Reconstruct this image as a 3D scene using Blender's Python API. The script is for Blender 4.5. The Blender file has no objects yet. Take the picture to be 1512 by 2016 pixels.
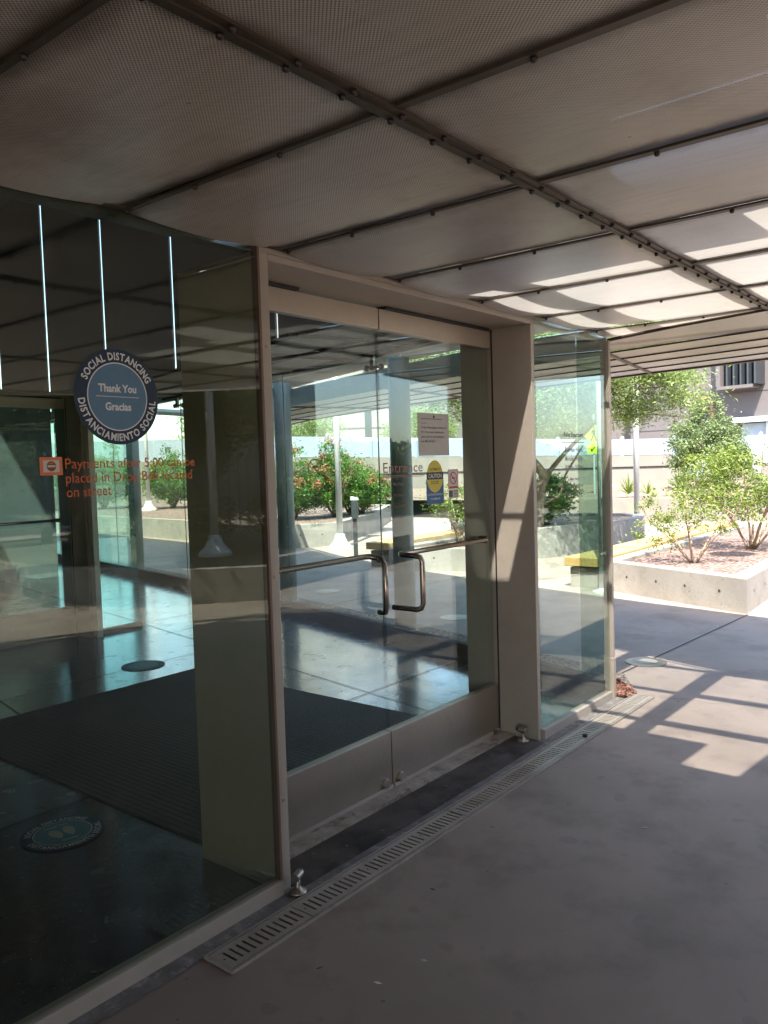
import bpy, math, random
import numpy as np
from mathutils import Matrix, Vector

# ------------------------------------------------------------------ camera, sky, sun, exposure
SC = bpy.context.scene
COL = SC.collection
YAW, PITCH, ROLL, FPX = 0.891520, 0.056662, 0.030354, 1598.02
CAM = Vector((-2.052, -2.209, 1.6))
f_ = Vector((math.sin(YAW)*math.cos(PITCH), math.cos(YAW)*math.cos(PITCH), -math.sin(PITCH)))
r_ = Vector((math.cos(YAW), -math.sin(YAW), 0))
d_ = f_.cross(r_)
r2 = r_*math.cos(ROLL) + d_*math.sin(ROLL)
d2 = d_*math.cos(ROLL) - r_*math.sin(ROLL)
cd = bpy.data.cameras.new('camera')
cam = bpy.data.objects.new('camera', cd)
COL.objects.link(cam)
cam.matrix_world = Matrix(((r2.x, -d2.x, -f_.x, CAM.x), (r2.y, -d2.y, -f_.y, CAM.y), (r2.z, -d2.z, -f_.z, CAM.z), (0, 0, 0, 1)))
cd.sensor_fit = 'HORIZONTAL'
cd.sensor_width = 36.0
cd.lens = FPX/1512*36.0
cd.clip_start = 0.05
cd.clip_end = 500
SC.camera = cam

SUN = Vector((0.52, 0.27, -1.0)).normalized()
w = bpy.data.worlds.new('World')
SC.world = w
w.use_nodes = True
nt = w.node_tree
sky = nt.nodes.new('ShaderNodeTexSky')
sky.sky_type = 'NISHITA'
sky.sun_disc = False
sky.sun_elevation = math.radians(59.6)
sky.sun_rotation = math.radians(242.6)
sky.air_density = 1.0
sky.dust_density = 1.5
bg = nt.nodes['Background']
nt.links.new(sky.outputs[0], bg.inputs[0])
bg.inputs[1].default_value = 0.15
sl = bpy.data.lights.new('sun', 'SUN')
sl.energy = 3.7
sl.angle = math.radians(0.55)
sl.color = (1.0, 0.955, 0.88)
so = bpy.data.objects.new('sun', sl)
COL.objects.link(so)
so.rotation_euler = SUN.to_track_quat('-Z', 'Y').to_euler()
SC.view_settings.view_transform = 'Standard'
SC.view_settings.look = 'None'
SC.view_settings.gamma = 1
SC.view_settings.use_curve_mapping = False
SC.view_settings.exposure = 2.4
SC.cycles.max_bounces = 12
SC.cycles.diffuse_bounces = 5
SC.cycles.glossy_bounces = 5
SC.cycles.transparent_max_bounces = 40
SC.cycles.use_denoising = True
SC.cycles.caustics_reflective = False
SC.cycles.sample_clamp_indirect = 6.0

# ------------------------------------------------------------------ mesh helpers
RNG = random.Random(7)
NP = np.random.default_rng(11)
WL = {}                                  # world location of each object's origin

class MB:
    def __init__(s):
        s.v = []; s.f = []; s.m = []; s.mi = 0
    def add(s, vs, fs, M=None):
        o = len(s.v)
        if M is not None:
            vs = [tuple(M @ Vector(p)) for p in vs]
        s.v += [tuple(p) for p in vs]
        for q in fs:
            s.f.append(tuple(i+o for i in q)); s.m.append(s.mi)
        return s
    def box(s, x0, x1, y0, y1, z0, z1, M=None):
        vs = [(x0,y0,z0),(x1,y0,z0),(x1,y1,z0),(x0,y1,z0),(x0,y0,z1),(x1,y0,z1),(x1,y1,z1),(x0,y1,z1)]
        return s.add(vs, [(0,3,2,1),(4,5,6,7),(0,1,5,4),(1,2,6,5),(2,3,7,6),(3,0,4,7)], M)
    def quad(s, a, b, c, d):
        return s.add([a,b,c,d], [(0,1,2,3)])
    def prism(s, poly, z0, z1, M=None):
        n = len(poly)
        a = sum(poly[i][0]*poly[(i+1)%n][1]-poly[(i+1)%n][0]*poly[i][1] for i in range(n))
        if a < 0: poly = poly[::-1]
        vs = [(p[0],p[1],z0) for p in poly]+[(p[0],p[1],z1) for p in poly]
        fs = [tuple(range(n-1,-1,-1)), tuple(range(n,2*n))]
        fs += [(i,(i+1)%n,n+(i+1)%n,n+i) for i in range(n)]
        return s.add(vs, fs, M)
    def ring(s, poly, t, z0, z1):
        """a wall of thickness t round the inside of a polygon"""
        n = len(poly)
        inn = inset(poly, t)
        for i in range(n):
            j = (i+1)%n
            a,b,c,d = poly[i],poly[j],inn[j],inn[i]
            vs = [(p[0],p[1],z) for z in (z0,z1) for p in (a,b,c,d)]
            s.add(vs, [(4,5,6,7),(0,1,5,4),(2,3,7,6)])
        return s
    def tube(s, pts, r, n=8, caps=True):
        pts = [Vector(p) for p in pts]
        rs = r if isinstance(r, (list,tuple)) else [r]*len(pts)
        vs = []; fs = []
        up = None
        for i,p in enumerate(pts):
            t = (pts[min(i+1,len(pts)-1)]-pts[max(i-1,0)])
            if t.length < 1e-9: t = Vector((0,0,1))
            t.normalize()
            if up is None:
                up = Vector((1,0,0)) if abs(t.x) < .8 else Vector((0,1,0))
            u = (up - t*up.dot(t))
            if u.length < 1e-6: u = t.orthogonal()
            u.normalize(); up = u
            v = t.cross(u)
            for k in range(n):
                a = 2*math.pi*k/n
                vs.append(p+(u*math.cos(a)+v*math.sin(a))*rs[i])
        for i in range(len(pts)-1):
            for k in range(n):
                k2 = (k+1)%n
                fs.append((i*n+k, i*n+k2, (i+1)*n+k2, (i+1)*n+k))
        if caps:
            fs.append(tuple(range(n-1,-1,-1)))
            fs.append(tuple(range((len(pts)-1)*n, len(pts)*n)))
        return s.add(vs, fs)
    def lathe(s, prof, c=(0,0,0), n=20, M=None, rot=0):
        vs = []; fs = []
        for (r,z) in prof:
            for k in range(n):
                a = 2*math.pi*k/n+rot
                vs.append((c[0]+r*math.cos(a), c[1]+r*math.sin(a), c[2]+z))
        for i in range(len(prof)-1):
            for k in range(n):
                k2 = (k+1)%n
                fs.append((i*n+k, i*n+k2, (i+1)*n+k2, (i+1)*n+k))
        fs.append(tuple(range(n-1,-1,-1)))
        fs.append(tuple(range((len(prof)-1)*n, len(prof)*n)))
        return s.add(vs, fs, M)
    def annulus(s, r0, r1, M, n=48, a0=0, a1=2*math.pi):
        vs = []; fs = []
        full = abs(a1-a0-2*math.pi) < 1e-6
        m = n if full else n+1
        for k in range(m):
            a = a0+(a1-a0)*k/n
            vs += [(r0*math.cos(a), r0*math.sin(a), 0), (r1*math.cos(a), r1*math.sin(a), 0)]
        for k in range(n):
            j = (k+1) % m
            fs.append((2*k, 2*k+1, 2*j+1, 2*j))
        return s.add(vs, fs, M)
    def disc(s, r, M, n=48):
        return s.add([(r*math.cos(2*math.pi*k/n), r*math.sin(2*math.pi*k/n), 0) for k in range(n)], [tuple(range(n))], M)
    def rect(s, w_, h_, M):
        return s.add([(-w_/2,-h_/2,0),(w_/2,-h_/2,0),(w_/2,h_/2,0),(-w_/2,h_/2,0)], [(0,1,2,3)], M)
    def text(s, body, size, M, sx=1.0, align='LEFT', bold=0.0):
        vs, fs, wd = glyphs(body, bold)
        k = size/0.7                       # size is the cap height
        off = 0 if align == 'LEFT' else (-wd/2 if align == 'CENTER' else -wd)
        return s.add([((x+off)*k*sx, y*k, 0) for x,y in vs], fs, M)
    def arc_text(s, body, size, R, a_mid, M, sx=1.0, bold=0.0, top=True, track=1.0):
        k = size/0.7
        ws = [max(glyphs(c, bold)[2], .22)*k*sx*track+size*.1 for c in body]
        tot = sum(ws); pos = -tot/2
        for c,wd in zip(body, ws):
            mid = pos+wd/2
            pos += wd
            if c == ' ': continue
            if top: a = a_mid - mid/R; rot = a-math.pi/2; rr = R
            else: a = a_mid + mid/R; rot = a+math.pi/2; rr = R
            T = M @ Matrix.Translation((rr*math.cos(a), rr*math.sin(a), 0)) @ Matrix.Rotation(rot, 4, 'Z') @ Matrix.Translation((0,-size/2,0))
            s.text(c, size, T, sx, 'CENTER', bold)
        return s
    def build(s, name, mats, parent=None, loc=None, smooth=False, bevel=0):
        if not isinstance(mats, (list,tuple)): mats = [mats]
        base = Vector(WL[parent]) if parent is not None else Vector(loc or (0,0,0))
        me = bpy.data.meshes.new(name)
        me.from_pydata([(p[0]-base.x, p[1]-base.y, p[2]-base.z) for p in s.v], [], s.f)
        for m in mats: me.materials.append(m)
        if len(mats) > 1:
            me.polygons.foreach_set('material_index', s.m)
        if smooth:
            me.polygons.foreach_set('use_smooth', [True]*len(me.polygons))
        me.update()
        o = bpy.data.objects.new(name, me)
        COL.objects.link(o)
        if parent is not None: o.parent = parent
        else: o.location = base
        WL[o] = tuple(base)
        if bevel:
            b = o.modifiers.new('bevel', 'BEVEL'); b.width = bevel; b.segments = 2; b.limit_method = 'ANGLE'
            b.harden_normals = False
        if smooth == 'auto':
            pass
        return o

_font = bpy.data.curves.new('lettering', 'FONT')
_fo = bpy.data.objects.new('lettering', _font)
_gc = {}
def glyphs(body, bold=0.0):
    key = (body, bold)
    if key in _gc: return _gc[key]
    if not body.strip(): return [], [], 0.28
    if _fo.name not in COL.objects: COL.objects.link(_fo)
    _font.body = body; _font.size = 1.0; _font.offset = bold; _font.resolution_u = 3
    dg = bpy.context.evaluated_depsgraph_get()
    dg.update()
    me = bpy.data.meshes.new_from_object(_fo.evaluated_get(dg))
    vs = [(v.co.x, v.co.y) for v in me.vertices]; fs = [tuple(p.vertices) for p in me.polygons]
    bpy.data.meshes.remove(me)
    x0 = min(v[0] for v in vs); x1 = max(v[0] for v in vs)
    vs = [(x-x0, y) for x,y in vs]
    _gc[key] = (vs, fs, x1-x0)
    COL.objects.unlink(_fo)
    return _gc[key]

def inset(poly, t):
    n = len(poly)
    a = sum(poly[i][0]*poly[(i+1)%n][1]-poly[(i+1)%n][0]*poly[i][1] for i in range(n))
    sg = 1 if a > 0 else -1
    out = []
    for i in range(n):
        p0 = Vector(poly[i-1]); p1 = Vector(poly[i]); p2 = Vector(poly[(i+1)%n])
        e1 = (p1-p0).normalized(); e2 = (p2-p1).normalized()
        n1 = Vector((-e1.y, e1.x))*sg; n2 = Vector((-e2.y, e2.x))*sg
        b = n1+n2
        k = t/max(0.3, b.dot(n1))
        out.append(tuple(p1+b*k))
    return out

def tag(o, label=None, cat=None, group=None, kind=None):
    if label: o['label'] = label
    if cat: o['category'] = cat
    if group: o['group'] = group
    if kind: o['kind'] = kind
    return o
def thing(name, loc, label, cat, group=None):
    o = bpy.data.objects.new(name, None)
    o.empty_display_size = .1
    COL.objects.link(o); o.location = loc; WL[o] = tuple(loc)
    return tag(o, label, cat, group)
def copy_tree(o, parent=None):
    c = o.copy(); COL.objects.link(c)
    WL[c] = WL[o]
    if parent is not None: c.parent = parent
    for ch in list(o.children): copy_tree(ch, c)
    return c
def clone(o, loc, label=None, rz=None):
    c = copy_tree(o); c.location = loc; WL[c] = tuple(loc)
    if rz is not None: c.rotation_euler.z = rz
    if label: c['label'] = label
    return c
def share(o, name, parent, off):
    """another instance of a part, shifted by off from its parent's origin"""
    c = o.copy(); c.name = name; COL.objects.link(c); c.parent = parent; c.location = off
    return c

# ------------------------------------------------------------------ materials
def N(nt, t, **kw):
    n = nt.nodes.new(t)
    for k,v in kw.items(): setattr(n, k, v)
    return n
def mth(nt, op, a, b=None, c=None):
    n = nt.nodes.new('ShaderNodeMath'); n.operation = op
    for i,x in enumerate((a,b,c)):
        if x is None: continue
        if isinstance(x, (int,float)): n.inputs[i].default_value = x
        else: nt.links.new(x, n.inputs[i])
    return n.outputs[0]
def mixc(nt, fac, a, b):
    n = nt.nodes.new('ShaderNodeMix'); n.data_type = 'RGBA'
    for i,x in ((0,fac),(6,a),(7,b)):
        if isinstance(x, (int,float)): n.inputs[i].default_value = x
        elif isinstance(x, tuple): n.inputs[i].default_value = (*x,1) if len(x) == 3 else x
        else: nt.links.new(x, n.inputs[i])
    return n.outputs[2]
def pos(nt):
    return nt.nodes.new('ShaderNodeNewGeometry').outputs['Position']
def noise(nt, scale, detail=4, rough=.55, vec=None):
    n = nt.nodes.new('ShaderNodeTexNoise'); n.inputs['Scale'].default_value = scale
    n.inputs['Detail'].default_value = detail; n.inputs['Roughness'].default_value = rough
    nt.links.new(vec if vec is not None else pos(nt), n.inputs['Vector'])
    return n.outputs[0]
def ramp(nt, fac, a, b):
    n = nt.nodes.new('ShaderNodeMapRange'); n.inputs[1].default_value = a; n.inputs[2].default_value = b
    nt.links.new(fac, n.inputs[0]); return n.outputs[0]
def sc3(c, k): return tuple(max(0,min(1,x*k)) for x in c)

def mat(name, col, rough=.6, metal=0., var=.12, vs=3., fine=.06, fs=60., bump=0., bs=80., rvar=0., stain=None, spec=.5, spots=None):
    m = bpy.data.materials.new(name); m.use_nodes = True
    nt = m.node_tree; b = nt.nodes['Principled BSDF']
    c = mixc(nt, ramp(nt, noise(nt, vs), .3, .7), sc3(col, 1-var), sc3(col, 1+var))
    c = mixc(nt, mth(nt, 'MULTIPLY', ramp(nt, noise(nt, fs, 2), .35, .7), min(1,fine*4)), c, sc3(col, .72))
    if stain:
        c = mixc(nt, mth(nt, 'MULTIPLY', ramp(nt, noise(nt, stain[1], 6, .65), stain[2], stain[2]+.16), stain[3]), c, stain[0])
    for (cc_, sc_, thr, amt) in (spots or ()):
        c = mixc(nt, mth(nt, 'MULTIPLY', ramp(nt, noise(nt, sc_, 2, .5), thr, thr+.025), amt), c, cc_)
    nt.links.new(c, b.inputs['Base Color'])
    b.inputs['Metallic'].default_value = metal
    b.inputs['Specular IOR Level'].default_value = spec
    if rvar:
        nt.links.new(mth(nt, 'ADD', mth(nt, 'MULTIPLY', noise(nt, vs*2.3), rvar), rough-rvar/2), b.inputs['Roughness'])
    else: b.inputs['Roughness'].default_value = rough
    if bump:
        bn = nt.nodes.new('ShaderNodeBump'); bn.inputs['Strength'].default_value = bump; bn.inputs['Distance'].default_value = .01
        nt.links.new(noise(nt, bs, 3), bn.inputs['Height']); nt.links.new(bn.outputs[0], b.inputs['Normal'])
    return m

def glass_mat(name, tint, f0=.05, dirt=.0, rough=0.0):
    m = bpy.data.materials.new(name); m.use_nodes = True
    nt = m.node_tree; nt.nodes.remove(nt.nodes['Principled BSDF'])
    out = nt.nodes['Material Output']
    g = nt.nodes.new('ShaderNodeNewGeometry')
    dp = nt.nodes.new('ShaderNodeVectorMath'); dp.operation = 'DOT_PRODUCT'
    nt.links.new(g.outputs['Normal'], dp.inputs[0]); nt.links.new(g.outputs['Incoming'], dp.inputs[1])
    cs = mth(nt, 'ABSOLUTE', dp.outputs['Value'])
    fr = mth(nt, 'ADD', mth(nt, 'MULTIPLY', mth(nt, 'POWER', mth(nt, 'SUBTRACT', 1.0, cs), 5), 1-f0), f0)
    t = nt.nodes.new('ShaderNodeBsdfTransparent'); t.inputs[0].default_value = (*tint,1)
    gl = nt.nodes.new('ShaderNodeBsdfGlossy'); gl.inputs['Roughness'].default_value = rough; gl.inputs[0].default_value = (.95,1,.98,1)
    mx = nt.nodes.new('ShaderNodeMixShader')
    nt.links.new(fr, mx.inputs[0]); nt.links.new(t.outputs[0], mx.inputs[1]); nt.links.new(gl.outputs[0], mx.inputs[2])
    last = mx.outputs[0]
    if dirt:
        df = nt.nodes.new('ShaderNodeBsdfDiffuse'); df.inputs[0].default_value = (.55,.55,.5,1)
        m2 = nt.nodes.new('ShaderNodeMixShader')
        nt.links.new(mth(nt, 'MULTIPLY', ramp(nt, noise(nt, 9, 8, .7), .5, .9), dirt), m2.inputs[0])
        nt.links.new(last, m2.inputs[1]); nt.links.new(df.outputs[0], m2.inputs[2]); last = m2.outputs[0]
    nt.links.new(last, out.inputs[0])
    return m

def perf_mat(name, col, pitch, hole=.16, metal=.75, rough=.34, seams=False):
    """thin sheet metal with rows of real see-through holes; slanting views look into the sheet's thickness, so holes close up"""
    m = bpy.data.materials.new(name); m.use_nodes = True
    nt = m.node_tree; b = nt.nodes['Principled BSDF']; out = nt.nodes['Material Output']
    P = pos(nt)
    c = mixc(nt, ramp(nt, noise(nt, 1.7, 5), .3, .7), sc3(col,.86), sc3(col,1.12))
    c = mixc(nt, mth(nt,'MULTIPLY', nt.nodes.new('ShaderNodeObjectInfo').outputs['Random'], .42), c, sc3(col,.5))      # each sheet weathered differently
    mp = nt.nodes.new('ShaderNodeMapping'); mp.inputs['Scale'].default_value = (14,1.2,14); nt.links.new(P, mp.inputs[0])
    c = mixc(nt, mth(nt,'MULTIPLY',ramp(nt, noise(nt, 3, 6, .6, mp.outputs[0]), .48,.75),.5), c, sc3(col,.62))
    c = mixc(nt, mth(nt,'MULTIPLY',ramp(nt, noise(nt, 22, 3, .7), .70,.73),.7), c, sc3(col,.3))
    nt.links.new(c, b.inputs['Base Color'])
    if seams:                                  # brown tint strongest along the bolted seams
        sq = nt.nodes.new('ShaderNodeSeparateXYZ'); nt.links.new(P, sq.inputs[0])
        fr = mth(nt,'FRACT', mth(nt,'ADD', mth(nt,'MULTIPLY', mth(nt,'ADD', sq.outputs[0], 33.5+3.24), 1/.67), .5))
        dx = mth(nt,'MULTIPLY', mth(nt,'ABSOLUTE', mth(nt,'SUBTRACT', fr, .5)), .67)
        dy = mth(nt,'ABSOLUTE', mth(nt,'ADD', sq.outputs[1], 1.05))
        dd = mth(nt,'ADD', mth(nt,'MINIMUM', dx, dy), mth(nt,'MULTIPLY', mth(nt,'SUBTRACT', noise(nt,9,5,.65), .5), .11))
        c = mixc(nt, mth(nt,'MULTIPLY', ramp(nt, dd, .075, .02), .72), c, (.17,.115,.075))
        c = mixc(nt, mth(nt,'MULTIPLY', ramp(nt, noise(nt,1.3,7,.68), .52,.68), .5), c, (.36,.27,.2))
    nt.links.new(c, b.inputs['Base Color'])
    b.inputs['Metallic'].default_value = metal
    nt.links.new(mth(nt,'ADD',mth(nt,'MULTIPLY',noise(nt,2.4,5),.22),rough-.11), b.inputs['Roughness'])
    sp = nt.nodes.new('ShaderNodeSeparateXYZ'); nt.links.new(P, sp.inputs[0])
    k = 2*math.pi/pitch
    s_ = mth(nt,'MULTIPLY', mth(nt,'SINE',mth(nt,'MULTIPLY',sp.outputs[0],k)), mth(nt,'SINE',mth(nt,'MULTIPLY',sp.outputs[1],k)))
    g = nt.nodes.new('ShaderNodeNewGeometry')
    dp = nt.nodes.new('ShaderNodeVectorMath'); dp.operation = 'DOT_PRODUCT'
    nt.links.new(g.outputs['Normal'], dp.inputs[0]); nt.links.new(g.outputs['Incoming'], dp.inputs[1])
    cs = mth(nt,'ABSOLUTE',dp.outputs['Value'])
    th = mth(nt,'ADD', hole, mth(nt,'MULTIPLY', mth(nt,'SUBTRACT',1.0,cs), 1.5))
    msk = mth(nt,'GREATER_THAN', s_, th)
    c = mixc(nt, mth(nt,'MULTIPLY', mth(nt,'GREATER_THAN', s_, .02), .45), c, (.05,.042,.035))      # bore of each hole
    nt.links.new(c, b.inputs['Base Color'])
    tr = nt.nodes.new('ShaderNodeBsdfTransparent')
    mx = nt.nodes.new('ShaderNodeMixShader')
    tl = nt.nodes.new('ShaderNodeBsdfTranslucent'); tl.inputs[0].default_value = (.8,.76,.7,1)   # light scattered down through the hole walls
    m1 = nt.nodes.new('ShaderNodeMixShader'); m1.inputs[0].default_value = .13
    nt.links.new(b.outputs[0], m1.inputs[1]); nt.links.new(tl.outputs[0], m1.inputs[2])
    nt.links.new(msk, mx.inputs[0]); nt.links.new(m1.outputs[0], mx.inputs[1]); nt.links.new(tr.outputs[0], mx.inputs[2])
    nt.links.new(mx.outputs[0], out.inputs[0])
    return m

def leaf_mat(name, ca, cb, cc, trans=.35):
    m = bpy.data.materials.new(name); m.use_nodes = True
    nt = m.node_tree; b = nt.nodes['Principled BSDF']; out = nt.nodes['Material Output']
    rd = nt.nodes.new('ShaderNodeNewGeometry').outputs['Random Per Island']
    c = mixc(nt, ramp(nt, rd, 0, .6), ca, cb)
    c = mixc(nt, ramp(nt, rd, .7, 1.), c, cc)
    c = mixc(nt, mth(nt,'MULTIPLY',ramp(nt, noise(nt, 2.2, 2), .35,.65),.5), c, ca)
    nt.links.new(c, b.inputs['Base Color']); b.inputs['Roughness'].default_value = .5
    tl = nt.nodes.new('ShaderNodeBsdfTranslucent'); nt.links.new(c, tl.inputs[0])
    mx = nt.nodes.new('ShaderNodeMixShader'); mx.inputs[0].default_value = trans
    nt.links.new(b.outputs[0], mx.inputs[1]); nt.links.new(tl.outputs[0], mx.inputs[2]); nt.links.new(mx.outputs[0], out.inputs[0])
    return m

def gravel_mat(name, ca, cb, scale):
    m = bpy.data.materials.new(name); m.use_nodes = True
    nt = m.node_tree; b = nt.nodes['Principled BSDF']
    v = nt.nodes.new('ShaderNodeTexVoronoi'); v.inputs['Scale'].default_value = scale
    nt.links.new(pos(nt), v.inputs['Vector'])
    sp = nt.nodes.new('ShaderNodeSeparateColor'); nt.links.new(v.outputs['Color'], sp.inputs[0])
    c = mixc(nt, sp.outputs[0], ca, cb)
    c = mixc(nt, ramp(nt, v.outputs['Distance'], .25, .75), c, sc3(ca,.45))
    nt.links.new(c, b.inputs['Base Color']); b.inputs['Roughness'].default_value = .9
    bn = nt.nodes.new('ShaderNodeBump'); bn.inputs['Strength'].default_value = .9; bn.inputs['Distance'].default_value = .02; bn.invert = True
    nt.links.new(v.outputs['Distance'], bn.inputs['Height']); nt.links.new(bn.outputs[0], b.inputs['Normal'])
    return m

M = {}
M['plaza'] = mat('plaza concrete', (.300,.243,.198), .62, var=.15, vs=1.3, fine=.07, fs=180, bump=.15, bs=260, rvar=.2, stain=((.155,.125,.10),2.1,.5,.6), spots=(((.10,.085,.07),21,.725,.6),((.5,.47,.43),34,.775,.7),((.2,.17,.15),5.5,.66,.5)))
M['conc'] = mat('cast concrete', (.30,.275,.24), .85, var=.14, vs=2.2, fine=.09, fs=45, bump=.2, bs=60, stain=((.2,.17,.13),4.5,.53,.6), spots=(((.12,.1,.08),26,.70,.7),))
M['conc_warm'] = mat('warm cast concrete', (.205,.18,.15), .85, var=.14, vs=.7, fine=.05, fs=20, bump=.1, bs=30, stain=((.33,.25,.17),.8,.55,.5))
M['tie'] = mat('tie hole', (.05,.045,.04), .9)
M['grout'] = mat('grey grout', (.2,.185,.17), .9, var=.3, vs=14, fine=.15, fs=90, bump=.5, bs=120, stain=((.36,.34,.31),18,.52,.8))
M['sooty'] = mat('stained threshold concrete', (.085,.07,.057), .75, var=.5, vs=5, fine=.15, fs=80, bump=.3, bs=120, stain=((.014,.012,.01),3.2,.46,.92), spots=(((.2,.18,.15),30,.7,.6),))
M['cham'] = mat('champagne painted steel', (.40,.345,.285), .46, var=.07, vs=3.5, fine=.03, fs=30, rvar=.15, stain=((.28,.235,.19),6,.6,.5), spots=(((.2,.16,.12),40,.76,.6),))
M['cham_dark'] = mat('dark frame edge', (.16,.1,.07), .5)
M['steel'] = mat('brushed steel', (.44,.38,.31), .38, metal=.8, var=.09, vs=2.5, fine=.05, fs=40, rvar=.15, stain=((.25,.2,.16),5,.58,.4))
M['rail'] = mat('door rail steel', (.5,.42,.34), .42, metal=.55, var=.06, vs=3, fine=.03, fs=40, rvar=.1)
M['steel_dark'] = mat('dull stop metal', (.30,.26,.22), .35, metal=.9)
M['bar'] = mat('polished bar', (.40,.33,.27), .26, metal=1, var=.04)
M['jamb_lit'] = mat('white lit jamb', (.86,.84,.78), .4, var=.03)  # white that imitates light on the inner jamb face
M['galv'] = mat('galvanised grate', (.42,.365,.30), .5, metal=.3, var=.16, vs=5, fine=.1, fs=90, stain=((.2,.165,.13),8,.56,.6))
M['thresh'] = mat('worn threshold plate', (.45,.38,.31), .5, metal=.4, var=.3, vs=9, fine=.15, fs=60, stain=((.05,.04,.03),11,.52,.85))
M['black'] = mat('black rubber', (.015,.015,.015), .6)
M['void'] = mat('dark void', (.02,.02,.022), .9)
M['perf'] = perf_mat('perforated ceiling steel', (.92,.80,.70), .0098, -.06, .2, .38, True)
M['perf2'] = perf_mat('walkway ceiling steel', (.90,.79,.69), .0098, -.06, .2, .38)
M['batten'] = mat('ceiling batten', (.10,.072,.052), .5, metal=.5, var=.2, vs=8, fine=.1, fs=200)
M['bolt'] = mat('bolt', (.05,.04,.035), .5, metal=.5)
M['purlin'] = mat('brown purlin', (.09,.07,.052), .7)
M['deck'] = mat('roof deck underside', (.42,.39,.35), .8)
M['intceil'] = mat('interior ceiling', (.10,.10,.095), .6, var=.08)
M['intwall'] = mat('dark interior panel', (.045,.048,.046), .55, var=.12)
M['teal'] = mat('pale grey steel beam', (.66,.72,.70), .5, var=.05)
M['colm'] = mat('pale painted column', (.42,.46,.43), .45, var=.04)
M['white'] = mat('white painted metal', (.6,.61,.6), .4, var=.03, fine=.03, stain=((.45,.42,.38),6,.62,.4))
M['fence'] = mat('white vinyl', (.27,.32,.37), .5, var=.02)
M['greypost'] = mat('grey post', (.05,.056,.06), .45)
M['wood'] = mat('yellow timber', (.48,.30,.11), .6, var=.1, vs=3, fine=.05, fs=25)
M['gravel'] = gravel_mat('pink granite gravel', (.19,.115,.09), (.40,.28,.23), 24)
M['gravel_dark'] = gravel_mat('grey gravel strip', (.2,.17,.14), (.4,.33,.27), 40)
M['lava'] = gravel_mat('red lava gravel', (.22,.08,.05), (.5,.28,.2), 38)
M['shaded_bed'] = mat('dark mulch', (.09,.06,.04), .95, var=.3, vs=6, bump=.5, bs=30)  # planter bed with the tree shade put into its colour
M['soil'] = mat('bare soil', (.2,.14,.095), .95, var=.15, vs=1.5, bump=.4, bs=20)
M['bark'] = mat('bark', (.16,.115,.08), .9, var=.25, vs=12, bump=.5, bs=40)
M['bark_pale'] = mat('pale twigs', (.3,.22,.15), .85, var=.2, vs=12)
M['bldg'] = mat('brown masonry', (.13,.112,.108), .85, var=.06, vs=.4, fine=.03, fs=3)
M['bldg_pale'] = mat('pale building', (.25,.23,.205), .85, var=.06, vs=.3)
M['bldg_dark'] = mat('dark window band', (.04,.045,.05), .3)
M['bluedoor'] = mat('blue grey door', (.3,.36,.4), .5)
M['pipe'] = mat('rusty pipe', (.2,.09,.06), .6)
M['tan'] = mat('tan concrete wall', (.14,.15,.15), .8, var=.08, vs=1.2)
M['glass'] = glass_mat('clear green glass', (.925,.97,.95), .045, .05)
M['glass_front'] = glass_mat('front pane glass', (.83,.86,.78), .05, .05)
M['glass_teal'] = glass_mat('teal glass', (.70,.86,.85), .06, .03)
M['glass_fin'] = glass_mat('green fin glass', (.60,.73,.66), .07, .03)
M['edge'] = mat('glass edge', (.05,.12,.1), .2)
M['navy'] = mat('navy vinyl', (.006,.026,.06), .5, var=.03)
M['skyblue'] = mat('mid blue vinyl', (.1,.21,.33), .5, var=.04)
M['tealblue'] = mat('teal vinyl', (.06,.2,.26), .5, var=.06)
M['lettwhite'] = mat('white lettering', (.72,.74,.75), .5, var=.02)
M['cream'] = mat('cream footprint', (.5,.5,.42), .5, var=.04)
M['orange'] = mat('orange lettering', (.55,.12,.025), .5, var=.03)
M['orangefr'] = mat('orange label frame', (.75,.2,.07), .5, var=.03)
M['brownlet'] = mat('brown lettering', (.25,.07,.03), .5, var=.03)
M['greylet'] = mat('grey etched lettering', (.10,.11,.1), .6)
M['paper'] = mat('notice paper', (.5,.48,.44), .8, var=.03)
M['paperw'] = mat('white label', (.62,.6,.57), .7, var=.03)
M['ink'] = mat('printed ink', (.03,.03,.03), .6)
M['yellow'] = mat('yellow vinyl', (.62,.5,.04), .5, var=.03)
M['bluev'] = mat('blue vinyl', (.02,.1,.25), .5, var=.03)
M['red'] = mat('red print', (.5,.05,.04), .5, var=.03)
M['limegreen'] = mat('fluorescent yellow sign', (.62,.85,.02), .5, var=.02)
M['metalgrey'] = mat('grey box metal', (.45,.48,.48), .45, var=.04)
M['lens'] = mat('light lens', (.3,.29,.25), .3, var=.05)
M['cover'] = mat('blue grey cover', (.38,.45,.55), .7)
LEAF = leaf_mat('bougainvillea leaf', (.09,.155,.025), (.20,.27,.04), (.36,.37,.06), .35)
LEAFD = leaf_mat('deep green leaf', (.05,.14,.02), (.12,.27,.035), (.26,.36,.05), .4)
LEAFT = leaf_mat('feathery tree leaf', (.14,.21,.055), (.27,.36,.10), (.42,.47,.18), .45)
LEAFO = leaf_mat('olive leaf', (.10,.15,.055), (.17,.23,.08), (.26,.29,.1), .3)
LEAFK = leaf_mat('dark shade leaf', (.03,.06,.02), (.06,.11,.03), (.10,.15,.05), .25)
BLOSS = leaf_mat('red blossom', (.36,.09,.07), (.48,.17,.09), (.55,.33,.14), .3)

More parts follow.
